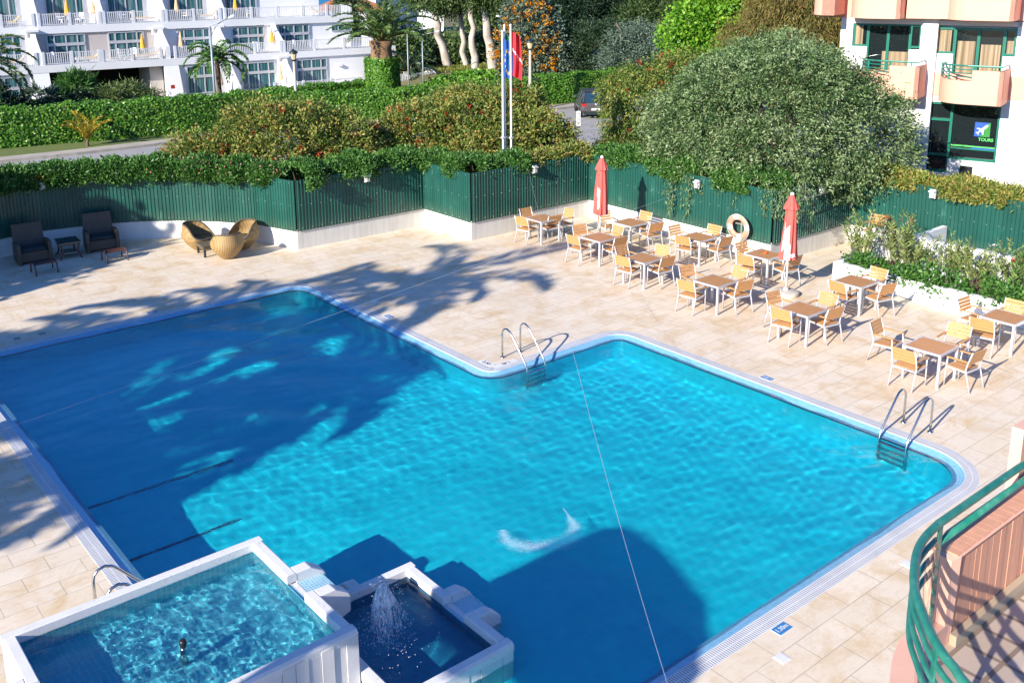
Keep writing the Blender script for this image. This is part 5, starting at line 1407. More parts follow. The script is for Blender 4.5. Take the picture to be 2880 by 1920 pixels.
# low leafy hedge that spills over the top of the fences
def hedge_runs():
    runs = [([(4.0, 31.2), (5.4, 32.3), (7, 33.0), (8.3, 33.05), (10, 32.6), (11.2, 31.9)], 'low glossy hedge on top of the curved fence at left', .45, 1.0, None),
        ([(11.3, 31.9), (12.4, 31.0), (13.3, 29.9), (14.2, 28.1)], 'low glossy hedge with pink blossoms on the right part of the curved fence', .42, 1.0, ml_pink),
        ([(14.4, 27.75), (16.4, 27.75), (18.8, 27.7)], 'low glossy hedge hanging over the shaded fence run right of the egg chairs', .62, 1.2, None),
        ([(19.3, 27.3), (19.5, 25.2), (21.3, 25.0)], 'glossy hedge over the short bright fence return', .5, .95, None),
        ([(21.4, 24.95), (22.6, 25.0), (24.1, 24.9)], 'flowering hedge with peach blossoms behind the dark far fence', .42, .75, ml_pink),
        ([(24.5, 24.4), (24.45, 22.0), (24.4, 19.8)], 'glossy hedge under the silvery tree along the sunlit fence', .42, .8, None),
        ([(24.45, 19.0), (24.4, 17.6), (24.9, 17.1)], 'glossy dark green hedge clump over the fence corner behind nearer umbrella', .5, .9, None),
        ([(28.15, 16.2), (28.1, 13.5), (28.1, 10.5), (28.1, 8.0)], 'yellow-green hedge above the right fence before the hotel', .40, .7, None)]
    for i, (path, lab, hw_, hh_, fl_) in enumerate(runs):
        t = thing('leafy_hedge', lab, 'hedge', (*path[0], 1.95), 0, 'leafy hedges behind the green fence')
        P = []; O = []; C = []
        seg = [(Vector(path[k]), Vector(path[k+1])) for k in range(len(path)-1)]; tot = sum((b_-a).length for a, b_ in seg)
        ncl = int(tot*190); 
        for k in range(ncl):
            s = RNG.random()*tot
            for a, b_ in seg:
                l = (b_-a).length
                if s <= l: break
                s -= l
            s = min(s, l); p = a.lerp(b_, s/l); d = (b_-a).normalized(); nr = Vector((d.y, -d.x))
            an = RNG.uniform(-.08*PI, 1.02*PI)
            lump = 1+.28*math.sin(s*2.1+i)+.18*math.sin(s*5.3)+RNG.normal()*.08
            u = math.cos(an)*hw_*lump*1.0; v = math.sin(an)*hh_*lump
            q = (p.x-path[0][0]+nr.x*u, p.y-path[0][1]+nr.y*u, .14+v*.33); o_ = (nr.x*math.cos(an), nr.y*math.cos(an), abs(math.sin(an))+.3)
            tn = RNG.normal()
            for j in range(26):
                P.append((q[0]+RNG.normal()*.07, q[1]+RNG.normal()*.07, q[2]+RNG.normal()*.07)); O.append(o_); C.append(tn)
        P = np.array(P); O = np.array(O); C = np.array(C); D = O*.7+unit(len(P))*.8; n = len(P)
        leaves('foliage', P, D, .125*RNG.uniform(.7, 1.3, n), .048, (.62 if i == 7 else .5)+RNG.normal(size=n)*.2+C*.12, ml_bot if i in (7, 4) else ml_mid, t)
        if fl_: 
            k = RNG.choice(n, 260); leaves('blossoms', P[k]+O[k]*.12, unit(260), .06, .05, .5+RNG.normal(size=260)*.25, fl_, t)['kind'] = 'stuff'
        mb = MB()
        for a, b_ in seg:
            for f in np.arange(0, (b_-a).length, .5):
                p = a.lerp(b_, f/(b_-a).length); x_ = p.x-path[0][0]; y_ = p.y-path[0][1]; mb.tube([(x_, y_, -1.1), (x_+.05, y_+.05, .1), (x_-.05, y_, .4)], [.03, .02, .01], 5)
        mb.build('stems', m_bark, t)
hedge_runs()
tag(leaves('orange_blossoms', np.array([8.2, 32.6, 2.25])+RNG.normal(size=(160, 3))*(.11, .06, .04), unit(160), .10, .09, .5+RNG.normal(size=160)*.2, ml_orng), 'cluster of orange and yellow flowers above the left bulkhead lamp', 'flowers')

# clipped ivy hedges along the street
def ivy_wall(path, h, w_, label, z=0, dens=520, lump=.0, size=.13, zoff=None):
    t = thing('ivy_hedge', label, 'hedge', (*path[0], z), 0, 'clipped hedges along the street')
    core = MB(); rel = [(p[0]-path[0][0], p[1]-path[0][1]) for p in path]
    wall_strip(rel, 0, h-.15, w_-.12, -.12, core); core.build('inner_branches', ml_core, t)
    P = []; O = []; n_all = 0
    for i in range(len(rel)-1):
        a = Vector(rel[i]); b_ = Vector(rel[i+1]); L_ = (b_-a).length; d = (b_-a).normalized(); nr = Vector((d.y, -d.x))
        for (area, kind) in ((L_*h, 0), (L_*w_, 1)):
            n = int(area*dens*(1 if kind == 0 else .8)); s = RNG.random(n)*L_; v = RNG.random(n)
            if kind == 0:
                off = RNG.normal(size=n)*.05+.07*np.sin(s*1.7+3*v)*np.sin(v*5+s*.8); px = a.x+d.x*s+nr.x*off; py = a.y+d.y*s+nr.y*off; pz = v*h
                P.append(np.stack([px, py, pz], 1)); O.append(np.tile((nr.x, nr.y, .15), (n, 1)))
            else:
                u = -v*w_; px = a.x+d.x*s+nr.x*u; py = a.y+d.y*s+nr.y*u; pz = h+RNG.normal(size=n)*.05+.07*np.sin(s*2.3)+.05*np.sin(s*6.1)
                P.append(np.stack([px, py, pz], 1)); O.append(np.tile((nr.x*.3, nr.y*.3, 1), (n, 1)))
    P = np.concatenate(P); O = np.concatenate(O); n = len(P)
    D = np.cross(O+unit(n)*.55, unit(n)); D[:, 2] -= .35
    leaves('foliage', P, D, size*RNG.uniform(.7, 1.3, n), size*.8, .5+RNG.normal(size=n)*.24, ml_ivy, t, side=O+unit(n)*.5, bend=.5)
    return t
ml_core = MAT('hedge_inside', (.008, .022, .006), .95)
ivy_wall([(4, 54.2), (11.5, 52.7), (15.4, 51.9), (20.1, 50.9), (24.5, 50.5), (26.4, 50.0)], 1.95, 1.3, 'long clipped ivy hedge across the street at left')
ivy_wall([(26.6, 50.0), (29.2, 49.0), (32.0, 47.8)], 1.68, 1.3, 'clipped ivy hedge section in front of the ivy-clad palm')
ivy_wall([(32.2, 47.7), (36.5, 47.0), (39.6, 46.9), (41.1, 46.6)], 1.70, 1.2, 'clipped ivy hedge behind the right lantern post')
ivy_wall([(41.5, 46.6), (44.3, 45.9), (48.5, 45.6), (54, 46)], 1.85, 1.2, 'clipped ivy hedge behind the parked car')
ivy_wall([(29.8, 60.5), (33.5, 60.2), (38.5, 59.8)], 2.1, 1.2, 'darker clipped hedge at the foot of the apartment block behind thin palm', z=-1.3, dens=300, size=.16)
ivy_wall([(6, 60.5), (10, 60.0), (15.5, 59.6)], 2.2, 1.4, 'dark overgrown hedge behind the street hedge at far left', z=-.8, dens=260, size=.16)

# ------------------------------------------------------------------ palms
LWF = 1.6
def frond(mb, base, az, L, lift, droop, leafl, P, D, T, nl=46, tw=.0, vee=.5):
    """rachis curve with leaflets; fills P, D"""
    d0 = Vector((math.cos(az), math.sin(az), 0)); pts = []; n = 12; p = Vector(base); el = lift
    for k in range(n+1):
        pts.append(p.copy()); f = k/n
        p = p + (d0*math.cos(el)+Vector((0, 0, 1))*math.sin(el))*(L/n); el -= droop/n*(.5+f*1.2)
    mb.tube(pts, [.035*(1-.8*k/n)*L/3 for k in range(n+1)], 5)
    sd_ = Vector((-math.sin(az), math.cos(az), 0))
    for j in range(nl):
        f = .1+.9*(j+.5)/nl; i = min(n-1, int(f*n)); q = pts[i].lerp(pts[i+1], f*n-i); tn = (pts[i+1]-pts[i]).normalized(); up = sd_.cross(tn)*-1
        if up.z < 0: up = -up
        for s in (-1, 1):
            D.append(tuple(sd_*s*(.9)+tn*(.55+.5*f)+up*vee*RNG.uniform(.4, 1.1)+Vector((0, 0, -tw*f)))); P.append(tuple(q)); T.append(leafl*math.sin(PI*(.12+.8*f))**.7*RNG.uniform(.85, 1.1))
def palm(name, label, x, y, z, h, r, nf, L, mat, leafl=.45, lw=.035, lift=(.1, 1.35), droop=1.7, bark=None, group=None, lean=(0, 0), tw=.3, seed=1, nl=46, azr=None, bulge=None, cat='palm tree', vee=.5):
    t = thing(name, label, cat, (x, y, z), 0, group); rnd = random.Random(seed)
    mb = MB(); n = 9
    mb.tube([(lean[0]*(k/n)**1.5, lean[1]*(k/n)**1.5, h*k/n) for k in range(n+1)], bulge or [r*(1.1-.25*k/n) for k in range(n+1)], 12); mb.build('trunk', bark or m_bark, t, True)
    P = []; D = []; T = []; fm = MB()
    for k in range(nf):
        f = (k+.5)/nf; az = k*2.39996+rnd.uniform(-.2, .2)
        if azr: az = azr[0]+(azr[1]-azr[0])*((k*.618) % 1)
        frond(fm, (lean[0], lean[1], h-.05), az, L*rnd.uniform(.85, 1.1), lift[0]+(lift[1]-lift[0])*f, droop*rnd.uniform(.8, 1.15), leafl, P, D, T, nl=nl, tw=tw, vee=vee)
    fm.build('frond_ribs', MAT('rib_%s' % label[:6], (.24, .22, .06), .6), t)
    n = len(P); leaves('fronds', P, D, np.array(T), lw*LWF, .5+RNG.normal(size=n)*.2, mat, t, bend=.6)
    return t
m_palmb = MAT('palm_boots', (.30, .17, .08), .9, 0, .5, 5, 1.0, 9)
iv = palm('ivy_clad_palm', 'stout palm whose trunk is wrapped in bright ivy, beside the white block', 35.6, 55.6, -.6, 4.55, .95, 30, 3.9, ml_palm, .60, .045, (.38, 1.45), 1.3, m_palmb, bulge=[1.2, 1.12, 1.05, 1.0, 1.0, .98, .9, .72, .66, .8], nl=60)
n = 9000; a = RNG.random(n)*2*PI; zz = RNG.random(n)*3.5; rr_ = 1.16-.03*zz+.05*np.sin(a*5+zz*2)+RNG.normal(size=n)*.03
O = np.stack([np.cos(a), np.sin(a), np.zeros(n)], 1); Dn = np.cross(O+unit(n)*.5, unit(n)); Dn[:, 2] -= .4
leaves('ivy', np.stack([rr_*np.cos(a), rr_*np.sin(a), zz], 1), Dn, .15, .12, .5+RNG.normal(size=n)*.22, ml_ivy, iv, side=O+unit(n)*.4, bend=.5)
palm('thin_palm', 'slim palm with arching green fronds before the white block', 27.3, 62.5, -1.2, 4.0, .17, 18, 2.5, ml_mid, .5, .05, (-.1, 1.3), 1.9, seed=3, tw=.5)
palm('date_palm', 'palm just outside the picture whose fronds enter at top left', 12.0, 57.0, -1.0, 5.0, .3, 22, 3.0, ml_palm, .5, .05, (-.3, 1.2), 1.6, m_palmb, seed=6)
palm('cycad', 'dark cycad palm between the two bottlebrush shrubs', 19.9, 31.0, .9, .35, .3, 22, 2.0, ml_pdk, .30, .03, (.25, 1.45), 1.3, seed=8, tw=.0, cat='cycad', vee=.7)
palm('yellow_palm', 'small yellowing palm on the lawn strip in front of the long hedge', 15.0, 50.5, .1, .25, .08, 7, 1.7, ml_ypal, .4, .05, (1.0, 1.45), 1.1, seed=9, tw=.2, nl=26)
palm('dark_date_palm', 'dark shaded palm behind the street lights', 48.5, 71.5, -2.8, 2.8, .3, 24, 3.6, ml_pdk, .5, .06, (-.1, 1.2), 1.6, seed=12)
# fan palm
t = thing('fan_palm', 'small fan palm left of the dark porch', 'palm tree', (15.6, 60.4, -1.0))
MB().tube([(0, 0, 0), (.05, 0, 1.3), (.1, 0, 2.3)], [.2, .17, .15], 10).build('trunk', m_palmb, t, True)
P = []; D = []
for k in range(26):
    az = k*2.4; el = RNG.uniform(-.5, 1.3); c_ = np.array([.1+.75*math.cos(az)*math.cos(el), .75*math.sin(az)*math.cos(el), 2.3+.75*math.sin(el)])
    ax = c_-np.array([.1, 0, 2.3]); ax /= np.linalg.norm(ax); s_ = np.cross(ax, [0, 0, 1]); s_ /= np.linalg.norm(s_)
    for j in range(22): th = (j-10.5)/10.5*1.5; P.append(c_); D.append(ax*math.cos(th)+s_*math.sin(th)+np.array([0, 0, -.25*abs(th)]))
leaves('fans', P, D, .62, .09, .5+RNG.normal(size=len(P))*.2, ml_grey, t, bend=.5)
shrub('feathery_shrub', 'feathery yellow-green shrub in front of the dark porch', 20.8, 61.5, -1.6, [((0, 0, 1.7), (2.2, 1.5, 1.6)), ((1.6, .2, 1.2), (1.3, 1, 1.2)), ((-1.0, 0, 2.2), (1.2, 1, 1.0))], ml_gum, 420, 26, .22, .30, .035, droop=.3, out=.8, tmean=.7)
shrub('yucca_clump', 'spiky yucca tops left of the feathery shrub', 18.3, 62.8, -1.0, [((0, 0, 2.6), (.9, .7, .8))], ml_mid, 50, 30, .12, .5, .04, out=1.2)
shrub('flowering_bush', 'low orange-flowered bush by the porch ramp', 17.3, 57.5, -.6, [((0, 0, .9), (1.8, .9, .7)), ((1.5, .3, .6), (1.2, .8, .6))], ml_bot, 260, 26, .14, .13, .05, (60, ml_orng, .09), tmean=.6)
shrub('dark_bush', 'dark bush at the far left edge in front of the white block', 12.2, 56.3, -.6, [((0, 0, 1.8), (1.5, 1.3, 1.7)), ((1.8, .4, 1.1), (1.7, 1.0, 1.2))], ml_dark, 420, 26, .16, .16, .06)
shrub('dark_bush', 'dark bush between fan palm and the porch', 16.6, 60.0, -1.0, [((0, 0, 1.2), (1.8, 1.0, 1.3)), ((1.2, .4, 1.7), (1.0, .8, .9))], ml_dark, 300, 26, .16, .16, .06, tmean=.6)

# ------------------------------------------------------------------ larger trees beyond the street
T_ = [((0, 0, 0), (.3, 0, 3), .3, .16), ((.2, 0, 2), (-1.5, .6, 5), .14, .05), ((.2, 0, 2.2), (1.6, -.5, 5.2), .14, .05)]
def gum(x, y, z, lean, h, r, label, seed):
    t = thing('eucalyptus', label, 'tree', (x, y, hgt(x, y)), 0, 'tall pale-trunked eucalyptus trees'); mb = MB()
    top = (lean[0], lean[1], h); limb(mb, (0, 0, -.3), top, r, r*.5, .10, 8, seed)
    rnd = random.Random(seed)
    es = []
    for k in range(6):
        az = rnd.uniform(0, 2*PI); f = rnd.uniform(.84, 1.0); a = (lean[0]*f, lean[1]*f, h*f); b_ = (a[0]+1.9*math.cos(az), a[1]+1.9*math.sin(az), a[2]+rnd.uniform(.6, 2.2))
        limb(mb, a, b_, r*.4, r*.14, .2, 5, seed+k); es.append((b_, (rnd.uniform(1.4, 2.2), rnd.uniform(1.4, 2.2), rnd.uniform(1.0, 1.7))))
    es += [((lean[0], lean[1], h+1.6), (2.6, 2.6, 2.0)), ((lean[0]*1.2, lean[1]*1.2, h+3.6), (3.0, 3.0, 2.2))]
    mb.build('trunk', m_gum, t, True)
    crown('crown', es, 700, 26, .26, .26, .055, ml_gum, t, droop=.7, out=.4, inner=.3, tmean=.42, cvar=.2)
gum(53.0, 71.5, -1.6, (-2.0, .5, 0), 6.2, .42, 'eucalyptus with leaning trunk, leftmost of the pale-trunked group', 1)
gum(53.8, 70.3, -1.6, (-.6, .3, 0), 6.6, .30, 'thin-trunked eucalyptus second from left in the group', 2)
gum(52.5, 67.2, -1.1, (-.3, .3, 0), 6.0, .36, 'pale straight eucalyptus in the middle of the group', 3)
gum(53.3, 65.8, -1.1, (-.9, .3, 0), 6.4, .50, 'eucalyptus with the thick white trunk base', 4)
gum(55.2, 65.2, -1.2, (.0, .4, 0), 6.8, .46, 'forked grey-white eucalyptus, rightmost of the group', 5)
gum(55.8, 66.6, -1.2, (1.2, .8, 0), 6.8, .40, 'dark-sided eucalyptus just behind the forked one', 6)
tree('silky_oak', 'tree covered in orange blossom behind the flagpoles', 46.7, 53.5, -.3, [((0, 0, 4.2), (2.0, 2.0, 2.6)), ((-.9, .6, 3.3), (1.3, 1.3, 1.5)), ((1.2, -1.2, 2.6), (1.6, 1.6, 1.6)), ((-.5, .2, 5.9), (1.3, 1.3, 1.6)), ((.3, .2, 1.8), (2.2, 2.0, 1.3))], T_, ml_grey, 800, 26, .2, .22, .06, tmean=.55)
flowers(bpy.data.objects['silky_oak'], [((-.6, -.4, 4.6), (1.9, 1.7, 2.4)), ((-1.6, .3, 3.2), (1.3, 1.3, 1.5)), ((.6, -1.2, 3.0), (1.5, 1.3, 1.6))], 260, ml_orng, .20, per=14, spread=.10)
tree('pine', 'dark rounded pine with short trunk right of the orange tree', 50.5, 51.0, -.3, [((0, 0, 3.0), (2.5, 2.5, 1.9)), ((-.8, .3, 1.9), (1.8, 1.8, 1.3)), ((.7, -.8, 3.8), (1.6, 1.6, 1.2))], [((0, 0, -.3), (.1, 0, 2.4), .22, .15)], ml_dark, 900, 26, .22, .20, .035, tmean=.75)
tree('olive_tree', 'grey-green olive tree right of the dark pine', 50.8, 47.2, -.2, [((0, 0, 2.9), (2.3, 2.5, 1.9)), ((1.0, -2.0, 2.9), (2.1, 2.1, 1.8)), ((-.9, .9, 1.8), (1.5, 1.5, 1.2))], T_, ml_grey, 1100, 26, .2, .18, .04, tmean=.5)
tree('olive_tree', 'second grey-green olive tree farther right, below the lime crown', 54.0, 44.5, -.2, [((0, 0, 3.2), (2.6, 2.6, 2.1)), ((1.4, -1.4, 3.0), (2.0, 2.0, 1.8))], T_, ml_grey, 700, 26, .2, .18, .04, tmean=.42)
tree('lime_green_tree', 'bright lime-green broadleaf tree at the top right of centre', 44.0, 34.0, 0, [((0, 0, 5.2), (2.6, 2.8, 2.2)), ((-1.4, 1.4, 4.9), (1.7, 1.7, 1.7)), ((1.6, -1.8, 5.2), (2.3, 2.3, 1.9)), ((0, .3, 6.7), (2.3, 2.5, 1.6))], T_, ml_lime, 1500, 28, .18, .17, .085, tmean=.52)
tree('casuarina', 'feathery brownish-green tree left of the hotel roofline', 41.0, 28.2, 0, [((0, 0, 4.6), (2.7, 2.8, 2.4)), ((1.4, -1.8, 4.3), (2.0, 2.2, 2.2)), ((-1.2, 1.4, 4.6), (1.6, 1.7, 1.8)), ((.4, -.2, 6.6), (2.6, 2.8, 1.6))], T_, ml_brn, 1300, 30, .2, .26, .022, droop=1.2, out=.5, tmean=.5)
tree('stone_pine', 'very dark tall pine at the top edge behind the orange tree', 58.0, 62.0, -1, [((0, 0, 6.4), (3.6, 3.6, 2.4)), ((-2.4, 1.6, 5.4), (2.4, 2.4, 1.7)), ((2.4, -1.8, 5.6), (2.6, 2.6, 1.8)), ((0, 0, 4.2), (2.4, 2.4, 1.2))], T_, ml_dark, 1500, 26, .28, .26, .045, tmean=.4, group='dark pines on the skyline')
tree('stone_pine', 'dark pine at the top edge above the olive trees', 64.0, 55.5, -1.2, [((0, 0, 6.0), (3.4, 3.4, 2.2)), ((-2.2, 1.6, 5.0), (2.6, 2.4, 1.9)), ((2.0, -2.2, 5.4), (2.6, 2.6, 1.8))], T_, ml_gum, 1300, 26, .28, .26, .045, tmean=.35, group='dark pines on the skyline')
tree('stone_pine', 'dark green pine crown behind the lime-green tree', 62.0, 47.0, -.8, [((0, 0, 5.4), (3.6, 3.6, 2.4)), ((2.6, -3.0, 5.2), (3.0, 3.0, 2.2)), ((-1.0, 1.0, 3.4), (2.6, 2.6, 1.6))], T_, ml_gum, 1300, 26, .28, .26, .045, tmean=.3, group='dark pines on the skyline')
tree('cypress', 'narrow dark cypress behind the white block beside the sea', 62, 104, -4, [((0, 0, 5.2), (1.5, 1.5, 5.6)), ((0, 0, 3), (1.8, 1.8, 3.5))], [((0, 0, 0), (0, 0, 5), .25, .1)], ml_dark, 700, 26, .25, .28, .07, tmean=.75)
# wooded slope behind everything
es = []
rnd = random.Random(5)
for k in range(46):
    a = rnd.uniform(0, 1); x = 62+a*110+rnd.uniform(-6, 6); y = 118-a*62+rnd.uniform(-14, 30); hh_ = rnd.uniform(3.0, 6.0)
    es.append(((x, y, hgt(x, y)+hh_*.6), (rnd.uniform(3, 6), rnd.uniform(3, 6), hh_)))
o = crown('distant_woodland', [e for e in es if math.degrees(math.atan2(e[0][1], e[0][0])) < 52.5], 5200, 18, .5, .55, .22, ml_gum, None, tmean=.4, cvar=.2, inner=.15); tag(o, 'wooded slope of mixed green trees far behind the street', 'woodland', kind='stuff')
es = []
for k in range(20):
    x = rnd.uniform(47, 64); y = rnd.uniform(74, 92); es.append(((x, y, hgt(x, y)+rnd.uniform(.3, 1.0)), (rnd.uniform(2, 3.4), rnd.uniform(2, 3.4), rnd.uniform(1.2, 2.2))))
o = crown('garden_thicket', es, 2600, 20, .35, .35, .14, ml_gum, None, tmean=.45, cvar=.25, inner=.15); tag(o, 'thicket of shrubs beyond the end terrace of the white block', 'thicket', kind='stuff')
# leafy ground cover between the street hedge and the eucalyptus trees
n = 16000; x = RNG.uniform(37, 58, n); y = RNG.uniform(51.5, 66, n); z = np.array([hgt(a, b_) for a, b_ in zip(x, y)])
P = np.stack([x, y, z+.12+.15*np.sin(x*1.3)*np.sin(y*1.1)], 1)+RNG.normal(size=(n, 3))*(.1, .1, .08); D = unit(n); D[:, 2] = abs(D[:, 2])*.6
tag(leaves('ground_cover', P, D, .34, .22, .55+RNG.normal(size=n)*.25, ml_ivy), 'bright leafy ground cover behind the street hedges', 'ground cover', kind='stuff')
# scrub under the trees
n = 9000; x = RNG.uniform(38, 66, n); y = RNG.uniform(47, 72, n)
k = (y > 49.5) & ((np.sin(x*.5)+np.sin(y*.6+x*.2)) > .4)
x, y = x[k], y[k]; z = np.array([hgt(a, b_) for a, b_ in zip(x, y)])
n = len(x); idx_ = np.repeat(np.arange(n), 5); P = np.stack([x[idx_], y[idx_], z[idx_]], 1)+RNG.normal(size=(n*5, 3))*(.12, .12, .03)
D = unit(n*5)*.5; D[:, 2] = .9
tag(leaves('dry_grass', P, D, .35, .05, .5+RNG.normal(size=n*5)*.3, ml_bot), 'dry tufted grass under the far trees', 'grass', kind='stuff')

# ------------------------------------------------------------------ planter shrubs
def lance(x, y, z, h, label, mat, n=26, flw=None, w_=.55, seed=1, cat='shrub'):
    t = thing('oleander', label, cat, (x, y, z), 0, 'shrubs growing in the white planter'); rnd = random.Random(seed); mb = MB(); P = []; D = []; C = []
    tips = []
    for k in range(n):
        az = rnd.uniform(0, 2*PI); r = w_*rnd.random()**.5; hh_ = h*rnd.uniform(.5, 1.05); tip = Vector((r*math.cos(az), r*math.sin(az)*1.3, hh_)); b0 = Vector((r*.25*math.cos(az), r*.25*math.sin(az), 0))
        mb.tube([b0, b0.lerp(tip, .5)+Vector((0, 0, .05)), tip], [.012, .009, .005], 4); tips.append(tip)
        for j in range(36):
            f = .35+.65*rnd.random(); p = b0.lerp(tip, f); a2 = rnd.uniform(0, 2*PI); P.append(tuple(p)); D.append((math.cos(a2), math.sin(a2), rnd.uniform(.5, 1.3))); C.append(rnd.gauss(0, .1))
    mb.build('stems', m_bark, t); n_ = len(P)
    leaves('foliage', P, D, .15*RNG.uniform(.7, 1.3, n_), .028, .58+RNG.normal(size=n_)*.2+np.array(C), mat, t)
    if flw:
        Q = []
        for tp in tips[::flw[1]]:
            for j in range(14): Q.append((tp.x+rnd.gauss(0, .04), tp.y+rnd.gauss(0, .04), tp.z+.03+rnd.gauss(0, .03)))
        leaves('blossoms', Q, unit(len(Q)), .045, .04, .5+RNG.normal(size=len(Q))*.2, flw[0], t)['kind'] = 'stuff'
    return t
ml_ole = leaf_mat('oleander_leaves', [(.06, .13, .03), (.22, .32, .08), (.48, .52, .20)], .5, .3)
for i, (x, y, h, l, m, fl_) in enumerate(((24.65, 14.35, 1.25, 'yellowish oleander at the left end of the planter', ml_ole, None), (25.0, 13.55, 1.35, 'tall oleander with red buds, second in the planter', ml_ole, (ml_red, 4)),
    (24.6, 12.9, 1.15, 'thin oleander third in the planter beside the fin wall', ml_ole, None), (25.1, 12.1, 1.0, 'loose oleander behind the white daisies', ml_ole, None), (24.7, 11.2, 1.1, 'sparse oleander right of the white daisies', ml_ole, None),
    (25.15, 10.4, 1.15, 'oleander with a pale flower tip in the planter middle', ml_ole, (ml_wht, 9)), (24.8, 9.7, 1.3, 'oleander with bright red flowers near the right edge', ml_mid, (ml_red, 3)), (25.1, 8.9, 1.5, 'tall oleander with crimson flowers at the right edge', ml_mid, (ml_red, 3)), (24.6, 8.3, 1.2, 'green oleander at the very right edge of the planter', ml_mid, (ml_pink, 5)))):
    lance(x, y, .42, h*1.1, l, m, n=24, flw=fl_, seed=20+i, w_=.55)
def low(x, y, r, h, l, m, flw=None, nm='bedding_plant'):
    shrub(nm, l, x, y, .40, [((0, 0, h*.25), (r*.42, r*.9, h*.75))], m, int(90*r), 24, .07, .10, .032, flw, stems=3, group='low plants along the front of the white planter')
low(24.25, 13.9, .7, .35, 'low green plants at the left front of the planter', ml_mid)
low(24.2, 12.75, .6, .35, 'low green plants left of the white daisies', ml_mid)
low(24.25, 11.9, .75, .5, 'daisy bush dotted with small white flowers', ml_mid, (70, ml_wht, .06, 'blossoms', 7, .012), 'daisy_bush')
low(24.3, 10.4, .8, .5, 'bright green broad-leaved bush spilling over the planter edge', ml_mid)
low(24.3, 9.4, .7, .55, 'dark green low bush beside the crimson oleander', ml_mid)
low(24.3, 8.4, .7, .5, 'low green bush at the right edge of the planter front', ml_mid)
low(28.3, 15.6, .5, .7, 'yellow-leaved bush on the right fence corner', ml_ypal, None, 'yellow_bush'); bpy.data.objects['yellow_bush'].location.z = 1.7
# ------------------------------------------------------------------ street furniture, flags, cars, wires
m_pole = MAT('concrete_pole', (.52, .47, .40), .8, 0, .12, 4, .2, 20); m_gpole = MAT('grey_lamp_pole', (.34, .38, .42), .5, .3, .15, 4); m_blk = MAT('black_iron', (.02, .03, .03), .4)
m_amb = MAT('amber_lantern_glass', (.72, .56, .32), .3); m_wpole = MAT('white_painted_pole', (.74, .74, .73), .4, 0, .1, 3)
def lantern(x, y, z, h, label):
    t = thing('lantern_post', label, 'street lamp', (x, y, z), 0, 'lantern posts along the street'); MB().tube([(0, 0, 0), (0, 0, .9), (0, 0, h-.5)], [.12, .10, .07], 12).build('post', m_pole, t, True)
    MB().lathe([(.09, h-.5), (.14, h-.46), (.16, h-.40)], n=8).build('collar', m_blk, t); MB().lathe([(.11, h-.42), (.19, h-.08), (.17, h-.04)], n=8).build('lantern_glass', m_amb, t)
    MB().lathe([(.25, h-.05), (.25, h-.02), (.20, h+.07), (.10, h+.13), (.05, h+.15), (.05, h+.20), (0, h+.22)], n=16).build('cap', m_blk, t, 'auto')
lantern(27.3, 51.9, -.1, 4.0, 'lantern post in front of the white block, rising from the red flowered shrubs')
lantern(39.2, 45.0, .13, 4.1, 'lantern post on the pavement right of the flagpoles')
def slamp(x, y, z, h, hx, hy, hz, label, m=m_gpole, r=.07):
    t = thing('street_light', label, 'street lamp', (x, y, z), 0, 'tall street lights'); MB().tube([(0, 0, 0), (0, 0, h)], [r, r*.6], 10).build('pole', m, t, True)
    d = Vector((hx-x, hy-y, hz-z-h)); MB().tube([(0, 0, h-.02), tuple(Vector((0, 0, h))+d*.9)], [.035, .03], 8).build('arm', m, t, True)
    p = Vector((0, 0, h))+d; q = Vector((0, 0, h))+d*.72; mb = MB(); u = d.normalized(); s = Vector((-u.y, u.x, 0)).normalized()
    vs = []
    for f, w_, hh_ in ((0, .05, .04), (.3, .13, .07), (.75, .15, .08), (1, .06, .03)):
        c_ = q.lerp(p, f); vs += [c_+s*w_-Vector((0, 0, hh_*.3)), c_+s*w_*.6+Vector((0, 0, hh_)), c_-s*w_*.6+Vector((0, 0, hh_)), c_-s*w_-Vector((0, 0, hh_*.3))]
    mb.add(vs, [(i*4+k, i*4+(k+1) % 4, i*4+4+(k+1) % 4, i*4+4+k) for i in range(3) for k in range(4)]+[(0,3,2,1), (12,13,14,15)]); mb.build('lamp_head', m_bal, t, 'auto')
slamp(44.87, 66.23, -1.6, 5.15, 46.3, 65.2, 3.95, 'street light with bent arm, middle one of three by the eucalyptus trees'); slamp(45.83, 65.57, -1.6, 5.0, 46.95, 64.75, 3.68, 'street light nearest the eucalyptus trunks, darker lower pole')
slamp(51.94, 79.54, -2.5, 4.75, 53.0, 78.8, 2.55, 'most distant street light, left of the other two')
t = slamp(24.17, 56.0, -.8, 6.15, 25.5, 55.4, 5.95, 'tall grey street light crossing the white apartment block', m_gpole, .09)
o = bpy.data.objects['street_light.003']; MB().tube([(0, 0, 5.5), (.25, -.1, 6.1), (.75, -.3, 6.5)], .025, 6).build('brace', m_gpole, o, True)
t = thing('double_street_light', 'street light with curved double arm beside the orange-flowered tree', 'street lamp', (49.28, 57.86, -.3))
MB().tube([(0, 0, 0), (0, 0, 5.05)], [.085, .06], 10).build('pole', m_gpole, t, True)
MB().tube([(0, 0, 3.9), (-.3, .25, 4.5), (-.7, .58, 5.0), (-.95, .8, 5.2)], .04, 8).tube([(0, 0, 4.3), (-.3, .25, 4.8), (-.7, .58, 5.1)], .035, 8).build('arm', m_wpole, t, True)
o = MB().lathe([(0, .09), (.16, .07), (.22, 0), (.10, -.05), (0, -.05)], n=14).build('lamp_head', m_bal, t, True); o.location = (-1.1, .92, 5.25); o.scale = (1.5, 1.2, 1)
